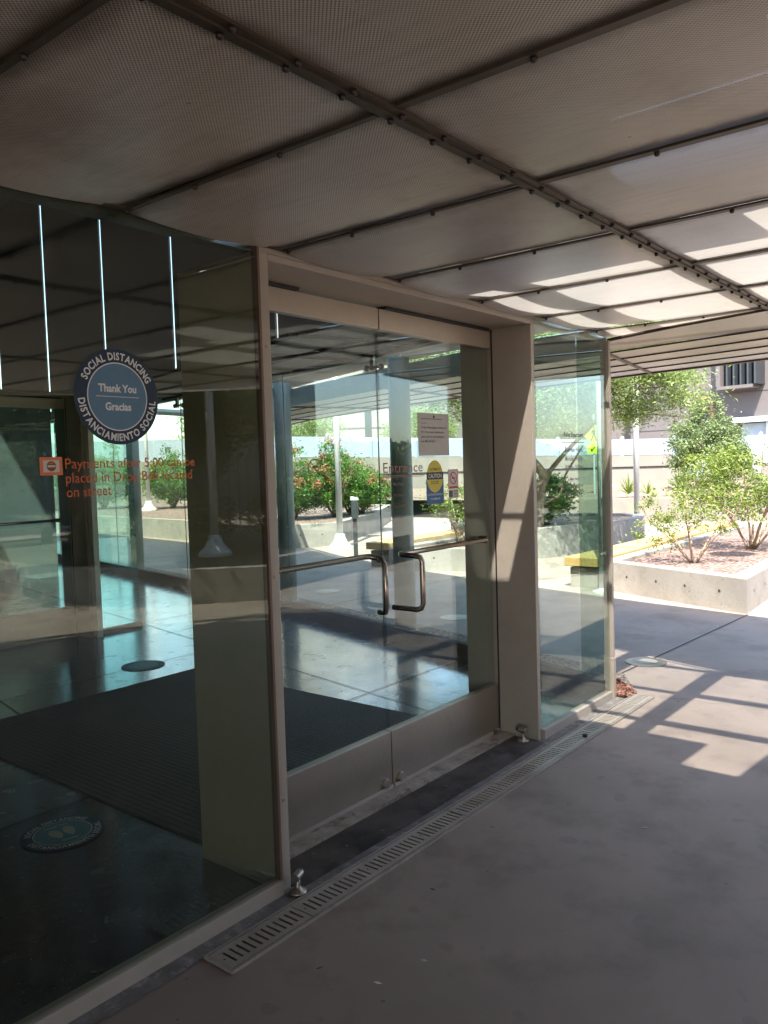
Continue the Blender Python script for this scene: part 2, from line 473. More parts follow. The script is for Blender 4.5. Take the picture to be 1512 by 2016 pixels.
# interior polished floor
def floor_mat():
    m = bpy.data.materials.new('polished dark concrete'); m.use_nodes = True
    nt = m.node_tree; b = nt.nodes['Principled BSDF']
    sp = nt.nodes.new('ShaderNodeSeparateXYZ'); nt.links.new(pos(nt), sp.inputs[0])
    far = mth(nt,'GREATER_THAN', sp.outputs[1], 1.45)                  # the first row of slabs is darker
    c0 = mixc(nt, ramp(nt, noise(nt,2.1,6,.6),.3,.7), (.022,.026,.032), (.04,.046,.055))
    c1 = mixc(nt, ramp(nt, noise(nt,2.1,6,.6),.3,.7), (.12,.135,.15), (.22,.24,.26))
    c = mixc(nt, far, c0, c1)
    c = mixc(nt, mth(nt,'MULTIPLY',ramp(nt, noise(nt,120,2),.66,.7),.5), c, (.3,.3,.28))
    nt.links.new(c, b.inputs['Base Color'])
    nt.links.new(mth(nt,'ADD',mth(nt,'MULTIPLY',ramp(nt,noise(nt,5,6,.65),.4,.7),.16),.16), b.inputs['Roughness'])
    b.inputs['Specular IOR Level'].default_value = 1.0; b.inputs['Coat Weight'].default_value = 1.0; b.inputs['Coat Roughness'].default_value = .13
    bn = nt.nodes.new('ShaderNodeBump'); bn.inputs['Strength'].default_value = .25; bn.inputs['Distance'].default_value = .004; nt.links.new(bn.outputs[0], b.inputs['Coat Normal'])
    nt.links.new(noise(nt, 22, 3), bn.inputs['Height']); nt.links.new(bn.outputs[0], b.inputs['Normal'])
    return m
M['floor'] = floor_mat()
def mat_mat():
    m = bpy.data.materials.new('ribbed entrance mat'); m.use_nodes = True
    nt = m.node_tree; b = nt.nodes['Principled BSDF']
    sp = nt.nodes.new('ShaderNodeSeparateXYZ'); nt.links.new(pos(nt), sp.inputs[0])
    a = mth(nt,'SINE',mth(nt,'MULTIPLY',sp.outputs[0],2*math.pi/.036)); d = mth(nt,'SINE',mth(nt,'MULTIPLY',sp.outputs[1],2*math.pi/.026))
    h = mth(nt,'MAXIMUM', a, d)
    c = mixc(nt, ramp(nt,h,.1,.9), (.016,.02,.019), (.042,.048,.045))
    nt.links.new(c, b.inputs['Base Color']); b.inputs['Roughness'].default_value = .9
    bn = nt.nodes.new('ShaderNodeBump'); bn.inputs['Strength'].default_value = .8; bn.inputs['Distance'].default_value = .006
    nt.links.new(h, bn.inputs['Height']); nt.links.new(bn.outputs[0], b.inputs['Normal'])
    return m
M['mat'] = mat_mat()

# ------------------------------------------------------------------ setting: ground, floor, paths
def Wy(y): return 3.03+.305*y-.0055*y*y           # the side glass wall, bowed in plan
def strip_poly(o0, o1, y0, y1, n=16):
    a = [(Wy(y0+(y1-y0)*i/n)+o0, y0+(y1-y0)*i/n) for i in range(n+1)]
    b = [(Wy(y0+(y1-y0)*i/n)+o1, y0+(y1-y0)*i/n) for i in range(n+1)]
    return a, b
g = MB(); g.quad((-120,-120,0),(120,-120,0),(120,120,0),(-120,120,0))
tag(g.build('ground', M['plaza']), kind='structure')
fl = MB()
a, b_ = strip_poly(0, .02, 0.0, 17)
for i in range(16):
    fl.quad((-6,a[i][1],.004),(a[i][0],a[i][1],.004),(a[i+1][0],a[i+1][1],.004),(-6,a[i+1][1],.004))
fl.mi = 1
def joint(m, p, q, w_=.008, z=.0085):
    p = Vector(p); q = Vector(q); e = (q-p).normalized(); nn = Vector((-e.y,e.x))*w_/2
    m.quad((p.x-nn.x,p.y-nn.y,z),(q.x-nn.x,q.y-nn.y,z),(q.x+nn.x,q.y+nn.y,z),(p.x+nn.x,p.y+nn.y,z))
for yy in (1.45, 3.55, 5.2, 7.0): joint(fl, (-6,yy), (Wy(yy)-.1,yy))
for xx in (-1.8, .05, 2.05): joint(fl, (xx,.4), (xx+2.6,14))
tag(fl.build('floor', [M['floor'], M['void']]), kind='structure')
pj = MB()
joint(pj, (3.45,.21), (6.49,.04), .012, .004); joint(pj, (4.7,4.2), (7.9,4.1), .012, .004)
joint(pj, (-8,-3.9),(2.5,-3.9), .01,.004)
cp = [(3.22,-.27),(3.29,-.44),(3.27,-.58),(3.38,-.79),(3.42,-1.0),(3.36,-1.3),(3.5,-1.7)]
for a,b in zip(cp,cp[1:]): joint(pj, a, b, .003, .004)
tag(pj.build('pavement_joint', M['void']), kind='structure')
# rough grout border along the facade, sooty recess in front of the doors
bo = MB(); bo.quad((-6,-.095,.004),(3.25,-.095,.004),(3.25,-.001,.004),(-6,-.001,.004))
tag(bo.build('kerb_border', M['grout']), kind='structure')
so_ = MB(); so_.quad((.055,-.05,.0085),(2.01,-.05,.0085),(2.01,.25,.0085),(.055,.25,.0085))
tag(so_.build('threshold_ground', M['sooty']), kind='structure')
gs = MB()
a, b_ = strip_poly(.10, .62, .2, 16)
for i in range(16): gs.quad((*a[i],.006),(*b_[i],.006),(*b_[i+1],.006),(*a[i+1],.006))
gs.quad((3.08,.0,.006),(3.4,.0,.006),(3.72,.2,.006),(3.19,.2,.006))
o = gs.build('gravel_strip', M['gravel_dark']); tag(o, 'grey gravel strip between the side glass and the path', 'gravel', kind='stuff')
lv = MB(); lv.add([(3.08,-.09,.012),(3.25,-.1,.012),(3.46,.10,.014),(3.36,.2,.03),(3.1,.16,.03)], [(0,1,2,3,4)])
for k in range(260):
    x = 3.08+RNG.random()*.36; y = -.09+RNG.random()*.27
    if y < (x-3.25)*.95-.08: continue
    s_ = .006+RNG.random()*.012
    Mx = Matrix.Translation((x,y,.02+s_*.4)) @ Matrix.Rotation(RNG.random()*6,4,'Z') @ Matrix.Rotation(RNG.random()*1,4,'X')
    lv.add([(-s_,-s_*.7,-s_*.5),(s_,-s_*.6,-s_*.4),(s_*.8,s_*.7,-s_*.5),(-s_*.8,s_*.8,-s_*.4),(-s_*.5,-s_*.4,s_*.5),(s_*.6,-s_*.3,s_*.6),(s_*.4,s_*.5,s_*.5),(-s_*.5,s_*.4,s_*.6)],
           [(0,3,2,1),(4,5,6,7),(0,1,5,4),(1,2,6,5),(2,3,7,6),(3,0,4,7)], Mx)
tag(lv.build('lava_gravel', M['lava']), 'red lava gravel in the corner beside the drain end', 'gravel', kind='stuff')

# ------------------------------------------------------------------ front canopy
ZC = 2.41
GX = [-3.24+.67*k for k in range(10)]           # seams across the canopy, last at 2.79
ROWS = [(-1.05,-.012), (-3.15,-1.05), (-5.25,-3.15)]
def xend(y):
    pts = [(.08,3.24),(-.46,3.02),(-1.05,2.83),(-1.6,2.78),(-2.6,3.0),(-3.84,3.59),(-4.6,3.12),(-5.25,2.3)]
    for (y0,x0),(y1,x1) in zip(pts, pts[1:]):
        if y <= y0 and y >= y1: return x0+(x1-x0)*(y0-y)/(y0-y1)
    return pts[-1][1]
cano = thing('canopy', (0,-2,2.4), 'perforated steel canopy with bolted seams over the front entrance', 'canopy')
def panel(x0, x1, y0, y1, nx=10, ny=6, parent=cano, endf=None):
    p = MB(); vs = []; fs = []
    for j in range(ny+1):
        y = y0+(y1-y0)*j/ny
        xa, xb = x0, (x1 if endf is None else endf(y))
        for i in range(nx+1):
            s_ = i/nx
            near = max(0, 1-abs(y)/.9)
            z = ZC-.016*math.sin(math.pi*s_)*near - .006*math.sin(math.pi*s_) + .012*near*(s_-.5)
            vs.append((xa+(xb-xa)*s_+ (.004 if i == 0 else -.004 if i == nx else 0), y, z))
    for j in range(ny):
        for i in range(nx):
            k = j*(nx+1)+i; fs.append((k, k+nx+1, k+nx+2, k+1))
    p.add(vs, fs)
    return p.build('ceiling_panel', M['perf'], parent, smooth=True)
for (ya, yb) in ROWS:
    for x0, x1 in zip(GX, GX[1:]):
        if x1 > xend((ya+yb)/2)+.01 and x0 < 2.1: pass
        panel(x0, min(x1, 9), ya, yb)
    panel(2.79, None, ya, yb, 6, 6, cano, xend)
# battens with bolts
bolt0 = None
def bolt_at(parent, p):
    global bolt0
    base = Vector(WL[parent])
    if bolt0 is None:
        m = MB(); m.lathe([(.003,-.011),(.006,-.010),(.0075,-.006),(.0075,-.001)], (base.x,base.y,base.z), 8)
        bolt0 = m.build('bolt', M['bolt'], parent, smooth=True)
        bolt0.location = Vector(p)-base
    else: share(bolt0, 'bolt', parent, Vector(p)-base)
nb = 0
for yb in (-1.05, -3.15, -5.2):
    m = MB(); xr = min(xend(yb), 9)
    m.box(-3.3, xr, yb-.026, yb+.026, ZC-.011, ZC-.004)
    m.box(-3.3, xr, yb-.004, yb+.004, ZC-.015, ZC-.011)
    bt = m.build('cross_batten', M['batten'], cano)
    if yb == -1.05:
        x = -1.2
        while x < 2.8:
            for s_ in (-.017,.017): bolt_at(bt, (x, yb+s_, ZC-.0111)); nb += 1
            x += .168
for k,x in enumerate(GX):
    m = MB()
    m.box(x-.009, x+.009, -1.02, -.03, ZC-.010, ZC-.003); m.box(x-.013, x+.013, -5.2, -1.08, ZC-.010, ZC-.003)
    bt = m.build('seam_batten', M['batten'], cano)
    if -1.3 < x < 3:
        for y in (-.05, -.36, -.70, -1.42, -1.78):
            if nb < 98 and (y > -1 or x > -.7):
                bolt_at(bt, (x, y, ZC-.0101)); nb += 1
# closing panels between the canopy end and the walkway canopy
for (a,b,c,d) in (((2.83,-1.05),(3.24,.08),(3.72,.28),(3.47,-1.0)), ((2.78,-1.6),(2.83,-1.05),(3.47,-1.0),(3.40,-1.65)), ((3.0,-2.6),(2.78,-1.6),(3.4,-1.65),(3.35,-2.5))):
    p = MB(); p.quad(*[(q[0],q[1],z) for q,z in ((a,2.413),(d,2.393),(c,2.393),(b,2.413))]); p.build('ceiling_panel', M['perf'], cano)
m = MB(); m.tube([(2.79,-1.6,2.404),(2.84,-1.05,2.404),(3.02,-.46,2.404),(3.24,.07,2.404)], .012, 6); m.build('end_batten', M['batten'], cano)
part_box_ = MB(); part_box_.box(-5.9, 3.02, -.034, -.009, ZC-.003, ZC+.05); part_box_.build('edge_angle', M['batten'], cano)
# purlins and beams above the panels, then the deck with its open slot
def part_box(name, m, parent, args): 
    q = MB(); q.box(*args); return q.build(name, m, parent)
for yb in (-1.05, -3.15, -5.2): part_box('purlin', M['purlin'], cano, (-4, xend(yb)-.02, yb-.06, yb+.06, 2.435, 2.53))
for x in GX: 
    part_box('purlin', M['purlin'], cano, (x-.022, x+.022, -.985, -.30, 2.435, 2.48))
    part_box('purlin', M['purlin'], cano, (x-.035, x+.035, -3.085, -1.115, 2.435, 2.50))
    part_box('purlin', M['purlin'], cano, (x-.04, x+.04, -5.1, -3.215, 2.435, 2.51))
part_box('beam', M['purlin'], cano, (-5, 3.05, -.47, -.33, 2.6, 2.78))
part_box('beam', M['purlin'], cano, (-5, 3.0, -.14, -.01, 2.57, 2.885))
part_box('beam', M['purlin'], cano, (-5, 2.9, -2.1, -1.98, 2.6, 2.76))
part_box('beam', M['purlin'], cano, (-1.32, -1.17, -5.2, -.45, 2.62, 2.75))
dk = MB()
dk.prism([(-9,.06),(-9,-8.2),(-1.5,-6.9),(1.4,-5.75),(1.0,-5.0),(1.0,-1.88),(.58,-1.84),(.62,-1.56),(1.0,-1.58),(1.0,.06)], 2.9, 2.903)      # solid roof left of the slot
dk.f = dk.f[:1]; dk.m = dk.m[:1]
dk.build('roof_deck', M['deck'], cano)
dk = MB(); dk.prism([(1.003,-2.75),(1.003,-5.0),(1.42,-5.7),(2.4,-4.9),(3.1,-4.0),(2.72,-2.75)], 2.9, 2.903)
dk.f = dk.f[:1]; dk.m = dk.m[:1]
dk.build('roof_deck', M['deck'], cano)
fc = MB(); fc.prism([(-9,-8.3),(-9,-8.2),(-1.5,-6.9),(1.4,-5.75),(2.4,-5.2),(3.12,-4.59),(3.12,-4.7),(2.4,-5.32),(1.45,-5.88),(-1.5,-7.03)], 2.40, 2.62)
fc.build('fascia', M['deck'], cano)

# ------------------------------------------------------------------ second canopy over the side walkway
can2 = thing('walkway_canopy', (5,1,2.4), 'curved perforated steel canopy over the walkway beside the glass side', 'canopy')
IN2 = [(3.42,-1.6),(3.5,-.9),(3.74,.3),(4.04,1.8),(4.38,2.9),(5.19,5.2),(6.3,7.8),(8.0,10.6),(10.5,14)]
OUT2 = [(5.0,-1.9),(5.15,-.75),(5.44,.6),(5.80,1.95),(6.1,3.1),(6.62,4.75),(7.5,6.9),(8.8,9.3),(11.5,13)]
Z2 = 2.39
def lerp2(a, b, t): return (a[0]+(b[0]-a[0])*t, a[1]+(b[1]-a[1])*t)
NC = 4
for i in range(len(IN2)-1):
    for k in range(NC):
        p = MB(); t0, t1 = k/NC, (k+1)/NC
        q = [lerp2(IN2[i],OUT2[i],t0), lerp2(IN2[i],OUT2[i],t1), lerp2(IN2[i+1],OUT2[i+1],t1), lerp2(IN2[i+1],OUT2[i+1],t0)]
        p.quad(*[(a[0],a[1],Z2) for a in q[::-1]])
        p.build('ceiling_panel', M['perf2'], can2)
for k in range(NC+1):
    m = MB(); m.tube([(*lerp2(a,b,k/NC), Z2-.004) for a,b in zip(IN2,OUT2)], .007, 6); m.build('seam_batten', M['batten'], can2)
for i in range(len(IN2)):
    m = MB(); m.tube([(*lerp2(IN2[i],OUT2[i],t), Z2-.006) for t in (0,.5,1)], .014, 6); m.build('cross_batten', M['batten'], can2)
def band(poly_a, poly_b, z0, z1):
    m = MB(); n = len(poly_a)
    for i in range(n-1):
        a,b,c,d = poly_a[i],poly_a[i+1],poly_b[i+1],poly_b[i]
        vs = [(p[0],p[1],z) for z in (z0,z1) for p in (a,b,c,d)]
        m.add(vs, [(0,3,2,1),(4,5,6,7),(0,1,5,4),(1,2,6,5),(2,3,7,6),(3,0,4,7)])
    return m
DI = [(2.4,-1.9),(2.62,-1.17),(2.8,-.6),(3.0,-.05),(3.25,.7),(4.36,2.95),(5.17,5.25),(6.28,7.85),(7.98,10.65),(10.48,14.05)]
DO = [(4.7,-2.0),(4.78,-1.2),(4.88,-.6),(5.0,-.05),(5.2,.7),(5.85,3.1),(6.35,4.8),(7.2,6.95),(8.5,9.4),(11.2,13.1)]
band(DI, DO, 2.9, 3.0).build('roof_deck', M['deck'], can2)
fi = [lerp2(a,b,-.005) for a,b in zip(IN2,OUT2)]; fi2 = [lerp2(a,b,.03) for a,b in zip(IN2,OUT2)]
band(fi[2:], fi2[2:], 2.375, 2.58).build('fascia', M['teal'], can2)
fo = [lerp2(a,b,.975) for a,b in zip(IN2,OUT2)]; fo2 = [lerp2(a,b,1.005) for a,b in zip(IN2,OUT2)]
band(fo, fo2, 2.375, 2.47).build('edge_trim', M['batten'], can2)
for (a,b,c) in (((3.3,.9),(4.0,1.5),2.5),):
    pass
for y in (1.2, 4.9, 8.4):
    i0 = (Wy(y)+.02, y); i1 = (Wy(y)+1.35, y+.25)
    m = MB(); m.tube([(*i0,2.55),(*i1,2.55)], .05, 4); m.build('tie_beam', M['teal'], can2)
# ------------------------------------------------------------------ portal with double doors
RX0 = Matrix.Rotation(math.pi/2, 4, 'X')
def portal(x0, y0, name, label):
    """a deep steel box frame; x0 is its left outer edge, y0 its front"""
    t = thing(name, (x0,y0,0), label, 'door frame')
    m = MB(); m.box(x0,x0+.05,y0,y0+.47,0,2.39); m.build('jamb', M['cham'], t, bevel=.003)
    m = MB(); m.box(x0+2.03,x0+2.065,y0,y0+.47,0,2.39); m.build('jamb', M['cham'], t, bevel=.003)
    m = MB(); m.box(x0+.052,x0+2.028,y0+.001,y0+.47,2.365,2.389); m.build('header', M['cham'], t, bevel=.002)
    m = MB(); m.box(x0+.052,x0+.45,y0+.235,y0+.30,2.352,2.364); m.build('closer_slot', M['black'], t)
    m = MB(); m.box(x0+1.04,x0+1.98,y0+.235,y0+.30,2.352,2.364); m.build('closer_slot', M['black'], t)
    for (a,b) in ((x0+.0505,x0+.056),(x0+2.0245,x0+2.0295)):
        m = MB(); m.box(a,b,y0+.250,y0+.257,.012,2.364); m.build('gasket', M['black'], t)
    for (xx,zz) in ((x0+2.046,.35),(x0+2.046,1.2),(x0+2.046,2.05),(x0+.025,.35),(x0+.025,1.2),(x0+.025,2.05)):
        m = MB(); m.lathe([(.006,0),(.006,.0015),(.003,.002)], (0,0,0), 10, Matrix.Translation((xx,y0-.0002,zz)) @ RX0); m.build('screw', M['steel_dark'], t)
    for xx in (x0+.075, x0+1.965):
        m = MB(); m.box(xx-.018,xx+.018,y0+.225,y0+.257,.0205,.034); m.build('floor_pivot', M['steel_dark'], t, bevel=.002)
    return t
portal(0, 0, 'entrance_portal', 'deep champagne steel frame around the front glass doors')
portal(.235, 5.02, 'inner_portal', 'deep steel frame of the inner glass doors across the lobby')
def leaf(name, x0, x1, y, label, glassm, right, detailed=True):
    t = thing(name, (x0,y,0), label, 'door')
    m = MB(); m.box(x0+.004,x1-.004,y-.006,y+.006,.285,2.262); m.build('glass', glassm, t)
    m = MB(); m.box(x0,x1,y-.022,y+.022,2.255,2.352); m.build('top_rail', M['rail'], t, bevel=.002)
    m = MB(); m.box(x0,x1,y-.022,y+.022,.035,.295); m.build('kick_plate', M['steel'], t, bevel=.002)
    m = MB(); m.box(x0+.002,x1-.002,y-.032,y+.018,.010,.034); m.build('bottom_sweep', M['cham'], t)
    if detailed:
        lx = x1-.055 if not right else x0+.055
        m = MB(); m.lathe([(.024,0),(.024,.012),(.016,.014)], (0,0,0), 16, Matrix.Translation((lx,y-.024,.052)) @ Matrix.Rotation(math.pi/2,4,'X')); m.build('floor_lock', M['steel'], t, smooth=False)
    if right:
        xa = x0+.06; yb = y-.05
        m = MB(); m.tube([(x1-.14,yb,1.165),(xa+.04,yb,1.165),(xa+.012,yb-.004,1.165),(xa,yb-.02,1.164),(xa+.004,yb-.10,1.162),(xa+.008,yb-.125,1.156),(xa+.01,yb-.135,1.135),(xa+.01,yb-.135,.93),(xa+.008,yb-.125,.908),(xa+.004,yb-.10,.900),(xa,y-.008,.9)], .0135, 12)
        m.build('pull_handle', M['bar'], t, smooth=True)
        m = MB(); m.lathe([(.02,0),(.02,.044)], (0,0,0), 14, Matrix.Translation((x1-.14,y-.006,1.165)) @ Matrix.Rotation(math.pi/2,4,'X')); m.build('bar_mount', M['black'], t)
    else:
        xa = x1-.06; yb = y+.035
        m = MB(); m.tube([(x0+.06,yb,1.165),(xa-.05,yb,1.165),(xa-.01,yb-.01,1.165),(xa,yb-.055,1.16),(xa,yb-.07,1.145)], .0135, 12)
        m.build('push_bar', M['bar'], t, smooth=True)
        m = MB(); m.tube([(xa,y-.006,1.16),(xa,y-.045,1.158),(xa-.012,y-.075,1.135),(xa-.012,y-.078,.93),(xa-.002,y-.062,.90),(xa+.012,y-.03,.893),(xa+.016,y-.008,.893)], .0135, 12)
        m.build('pull_handle', M['bar'], t, smooth=True)
    return t
leaf('glass_door', .062, 1.004, .28, 'left glass door leaf with steel kick plate and bent pull handle', M['glass'], False)
leaf('glass_door', 1.012, 2.022, .28, 'right glass door leaf, the one carrying the paper notice and the round yellow sticker', M['glass'], True)
leaf('glass_door', .295, 1.245, 5.30, 'left leaf of the inner teal glass doors', M['glass_teal'], False, False)
leaf('glass_door', 1.255, 2.262, 5.30, 'right leaf of the inner teal glass doors, with a bar across', M['glass_teal'], True, False)
# threshold
t = thing('threshold', (1,.26,0), 'worn metal threshold plate under the glass doors', 'threshold')
m = MB(); m.box(.052,2.028,.16,.40,.0095,.016)
for yy in (.175,.19,.205,.222): m.box(.056,2.024,yy-.003,yy+.003,.0165,.019)
m.box(.052,2.028,.15,.158,.009,.020)
m.build('plate', M['thresh'], t)

# facade glazing
def sill(name, x0, x1, label, glassm, z1):
    t = thing(name, (x0,0,0), label, 'window')
    m = MB(); m.box(x0,x1,-.006,.006,.05,z1); m.build('glass', glassm, t)
    m = MB(); m.box(x0,x1,-.022,.03,.0,.058); m.build('sill', M['cham'], t, bevel=.003)
    return t
lw = sill('glass_wall', -6, -.006, 'large front glass pane left of the door frame, with stickers', M['glass_front'], 2.89)
m = MB(); m.box(-.013,-.003,-.012,.02,.058,2.89); m.build('edge_trim', M['cham_dark'], lw)
rw = sill('glass_wall', 2.067, 3.022, 'narrow front glass pane right of the door frame, lettered with opening hours', M['glass'], 2.40)
m = MB(); m.box(3.024,3.056,-.025,.035,0,2.37); m.build('corner_post', M['cham'], rw, bevel=.003)
m = MB(); m.box(3.022,3.062,-.03,.04,0,.28); m.build('post_foot', M['cham'], rw, bevel=.003)

# bowed side glass wall
JT = [.03, .24, 1.3, 2.53, 4.22, 6.87, 9.35, 12.0, 15.0]
sw = thing('side_glass_wall', (3.03,0,0), 'bowed wall of tall glass panes along the lobby side', 'glass wall')
for i,(ya,yb) in enumerate(zip(JT, JT[1:])):
    n = 4; m = MB()
    ys = [ya+.004+(yb-ya-.008)*k/n for k in range(n+1)]
    A = [(Wy(y)-.006,y) for y in ys]; B = [(Wy(y)+.006,y) for y in ys]
    for k in range(n):
        a,b,c,d = A[k],B[k],B[k+1],A[k+1]
        vs = [(p[0],p[1],z) for z in (.13,2.62) for p in (a,b,c,d)]
        fs = [(1,2,6,5),(3,0,4,7)]
        if k == 0: fs.append((0,1,5,4))
        if k == n-1: fs.append((2,3,7,6))
        m.add(vs, fs)
    m.build('glass_pane', M['glass_fin'] if i == 0 else (M['glass']), sw)
    m = MB(); ys = [ya+(yb-ya)*k/4 for k in range(5)]
    mm = band([(Wy(y)-.03,y) for y in ys], [(Wy(y)+.03,y) for y in ys], .0, .13)
    mm.build('base_curb', M['void'], sw)
    if i >= 1:
        m = MB(); m.tube([(Wy(yb),yb,.13),(Wy(yb),yb,2.62)], .006, 6); m.build('glass_joint', M['edge'], sw)
# pale beam along the top of the side glass and the dark panels above it
ys = [1.0+.5*k for k in range(29)]
band([(Wy(y)+.03,y) for y in ys], [(Wy(y)+.12,y) for y in ys], 2.60, 2.80).build('top_beam', M['teal'], sw)
uw = thing('upper_wall', (3.03,0,2.65), 'dark upper wall of the lobby with bright vertical slits between panels', 'wall')
SLJ = [-.1, 1.65, 4.22, 6.87, 9.35, 12.0, 14.7, 17]
for ya,yb in zip(SLJ, SLJ[1:]):
    ga = .012+.0042*max(0,ya); gb = .012+.0042*yb
    ys = [ya+ga+(yb-ya-ga-gb)*k/4 for k in range(5)]
    band([(Wy(y)-.06,y) for y in ys], [(Wy(y)-.03,y) for y in ys], 2.64, 7.0).build('wall_panel', M['intwall'], uw)
# interior shell
sh = thing('lobby_shell', (-4,4,0), 'dark lobby walls and roof behind the front glass', 'building')
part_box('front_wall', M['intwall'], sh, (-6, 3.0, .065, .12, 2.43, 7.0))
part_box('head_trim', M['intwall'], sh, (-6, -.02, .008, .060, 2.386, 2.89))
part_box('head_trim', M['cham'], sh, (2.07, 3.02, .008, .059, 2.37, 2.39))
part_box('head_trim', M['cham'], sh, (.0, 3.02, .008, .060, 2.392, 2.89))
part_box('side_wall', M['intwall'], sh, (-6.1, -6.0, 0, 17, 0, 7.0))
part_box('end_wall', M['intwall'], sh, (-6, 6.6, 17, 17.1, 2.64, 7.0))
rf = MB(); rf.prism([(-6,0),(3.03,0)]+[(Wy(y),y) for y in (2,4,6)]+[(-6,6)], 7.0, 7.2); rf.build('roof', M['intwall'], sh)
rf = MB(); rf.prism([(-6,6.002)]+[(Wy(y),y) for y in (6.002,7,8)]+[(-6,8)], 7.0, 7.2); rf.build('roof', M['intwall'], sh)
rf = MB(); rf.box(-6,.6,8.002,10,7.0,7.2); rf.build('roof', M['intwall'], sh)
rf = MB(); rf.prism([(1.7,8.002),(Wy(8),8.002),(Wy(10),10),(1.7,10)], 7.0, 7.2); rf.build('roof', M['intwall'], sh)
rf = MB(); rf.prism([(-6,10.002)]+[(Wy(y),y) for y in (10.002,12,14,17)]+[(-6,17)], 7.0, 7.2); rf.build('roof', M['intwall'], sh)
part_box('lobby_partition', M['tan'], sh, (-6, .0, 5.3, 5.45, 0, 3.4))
# soffit along the side glass
sf = thing('soffit', (3,3,2.62), 'dark panelled soffit along the inside of the side glass', 'ceiling')
ys = [.3+.5*k for k in range(15)]
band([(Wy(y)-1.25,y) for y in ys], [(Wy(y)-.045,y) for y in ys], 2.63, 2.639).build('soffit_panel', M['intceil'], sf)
for off in (-1.23,-.62,-.07):
    m = MB(); m.tube([(Wy(y)+off,y,2.625) for y in ys], .02, 4); m.build('soffit_batten', M['void'], sf)
for y in (.9,1.9,2.9,3.9,5.2,6.5):
    m = MB(); m.tube([(Wy(y)-1.22,y+.35,2.622),(Wy(y)-.06,y,2.622)], .02, 4); m.build('soffit_batten', M['void'], sf)
# glass to the right of the inner portal
iw = thing('inner_glass_screen', (2.3,5.1,0), 'narrow teal glass screen beside the inner doors', 'window')
m = MB(); m.box(2.31,2.88,5.1,5.112,.05,2.38); m.build('glass', M['glass_teal'], iw)
m = MB(); m.box(2.305,2.89,5.08,5.13,.0,.05); m.build('sill', M['cham'], iw)

sp_ = thing('lit_jamb_strip', (2.33,5.0,0), 'pale strip painted as the lit face of the inner door jamb', 'post')
m = MB(); m.box(2.302,2.362,4.96,5.03,0,2.38); m.build('shaft', M['jamb_lit'], sp_, bevel=.003)  # added strip stands in for the jamb face catching light
m = MB(); m.box(2.29,2.364,4.978,5.062,.0045,.012); m.build('foot_plate', M['steel'], sp_)
# spider clamps on the glass joints
def clamp(y, label):
    p = Vector((Wy(y)-.05, y, 2.5)); t = thing('glass_clamp', p, label, 'clamp', 'steel clamps at the glass joints')
    m = MB(); m.box(p.x-.02,p.x+.02,p.y-.02,p.y+.02,2.47,2.63); m.build('bracket', M['steel'], t, bevel=.004)
    for s_ in (-1,1):
        m = MB(); m.tube([(p.x,p.y,2.5),(p.x,p.y+s_*.075,2.5),(p.x+.02,p.y+s_*.085,2.5)], [.014,.012,.012], 10); m.build('arm', M['steel'], t, smooth=True)
        m = MB(); m.lathe([(.03,0),(.032,.01),(.026,.018)], (0,0,0), 16, Matrix.Translation((p.x+.012,p.y+s_*.085,2.5)) @ Matrix.Rotation(math.pi/2,4,'Y')); m.build('disc', M['steel'], t)
    return t
clamp(2.53, 'steel spider clamp seen through the gap between the front doors')
clamp(6.87, 'steel spider clamp right of the blue round sticker')

# round columns outside the side glass
c0 = thing('column', (4.1,2.53,0), 'round pale column seen through the right door leaf', 'column', 'round columns along the side glass')
m = MB(); m.lathe([(.103,.0),(.103,2.62)], (4.1,2.53,0), 28); m.build('shaft', M['colm'], c0, smooth=True)
m = MB(); m.lathe([(.115,0),(.115,.01)], (4.1,2.53,.006), 28); m.build('foot_plate', M['colm'], c0)
m = MB(); m.lathe([(.03,0),(.03,.25)], (4.1,2.53,2.62), 10); m.build('head_pin', M['steel'], c0)
clone(c0, (4.80,4.84,0), 'round pale column at the left edge of the left door leaf')
clone(c0, (5.86,9.5,0), 'round pale column below the blue round sticker')
clone(c0, (6.35,12.6,0), 'round pale column behind the inner glass doors')

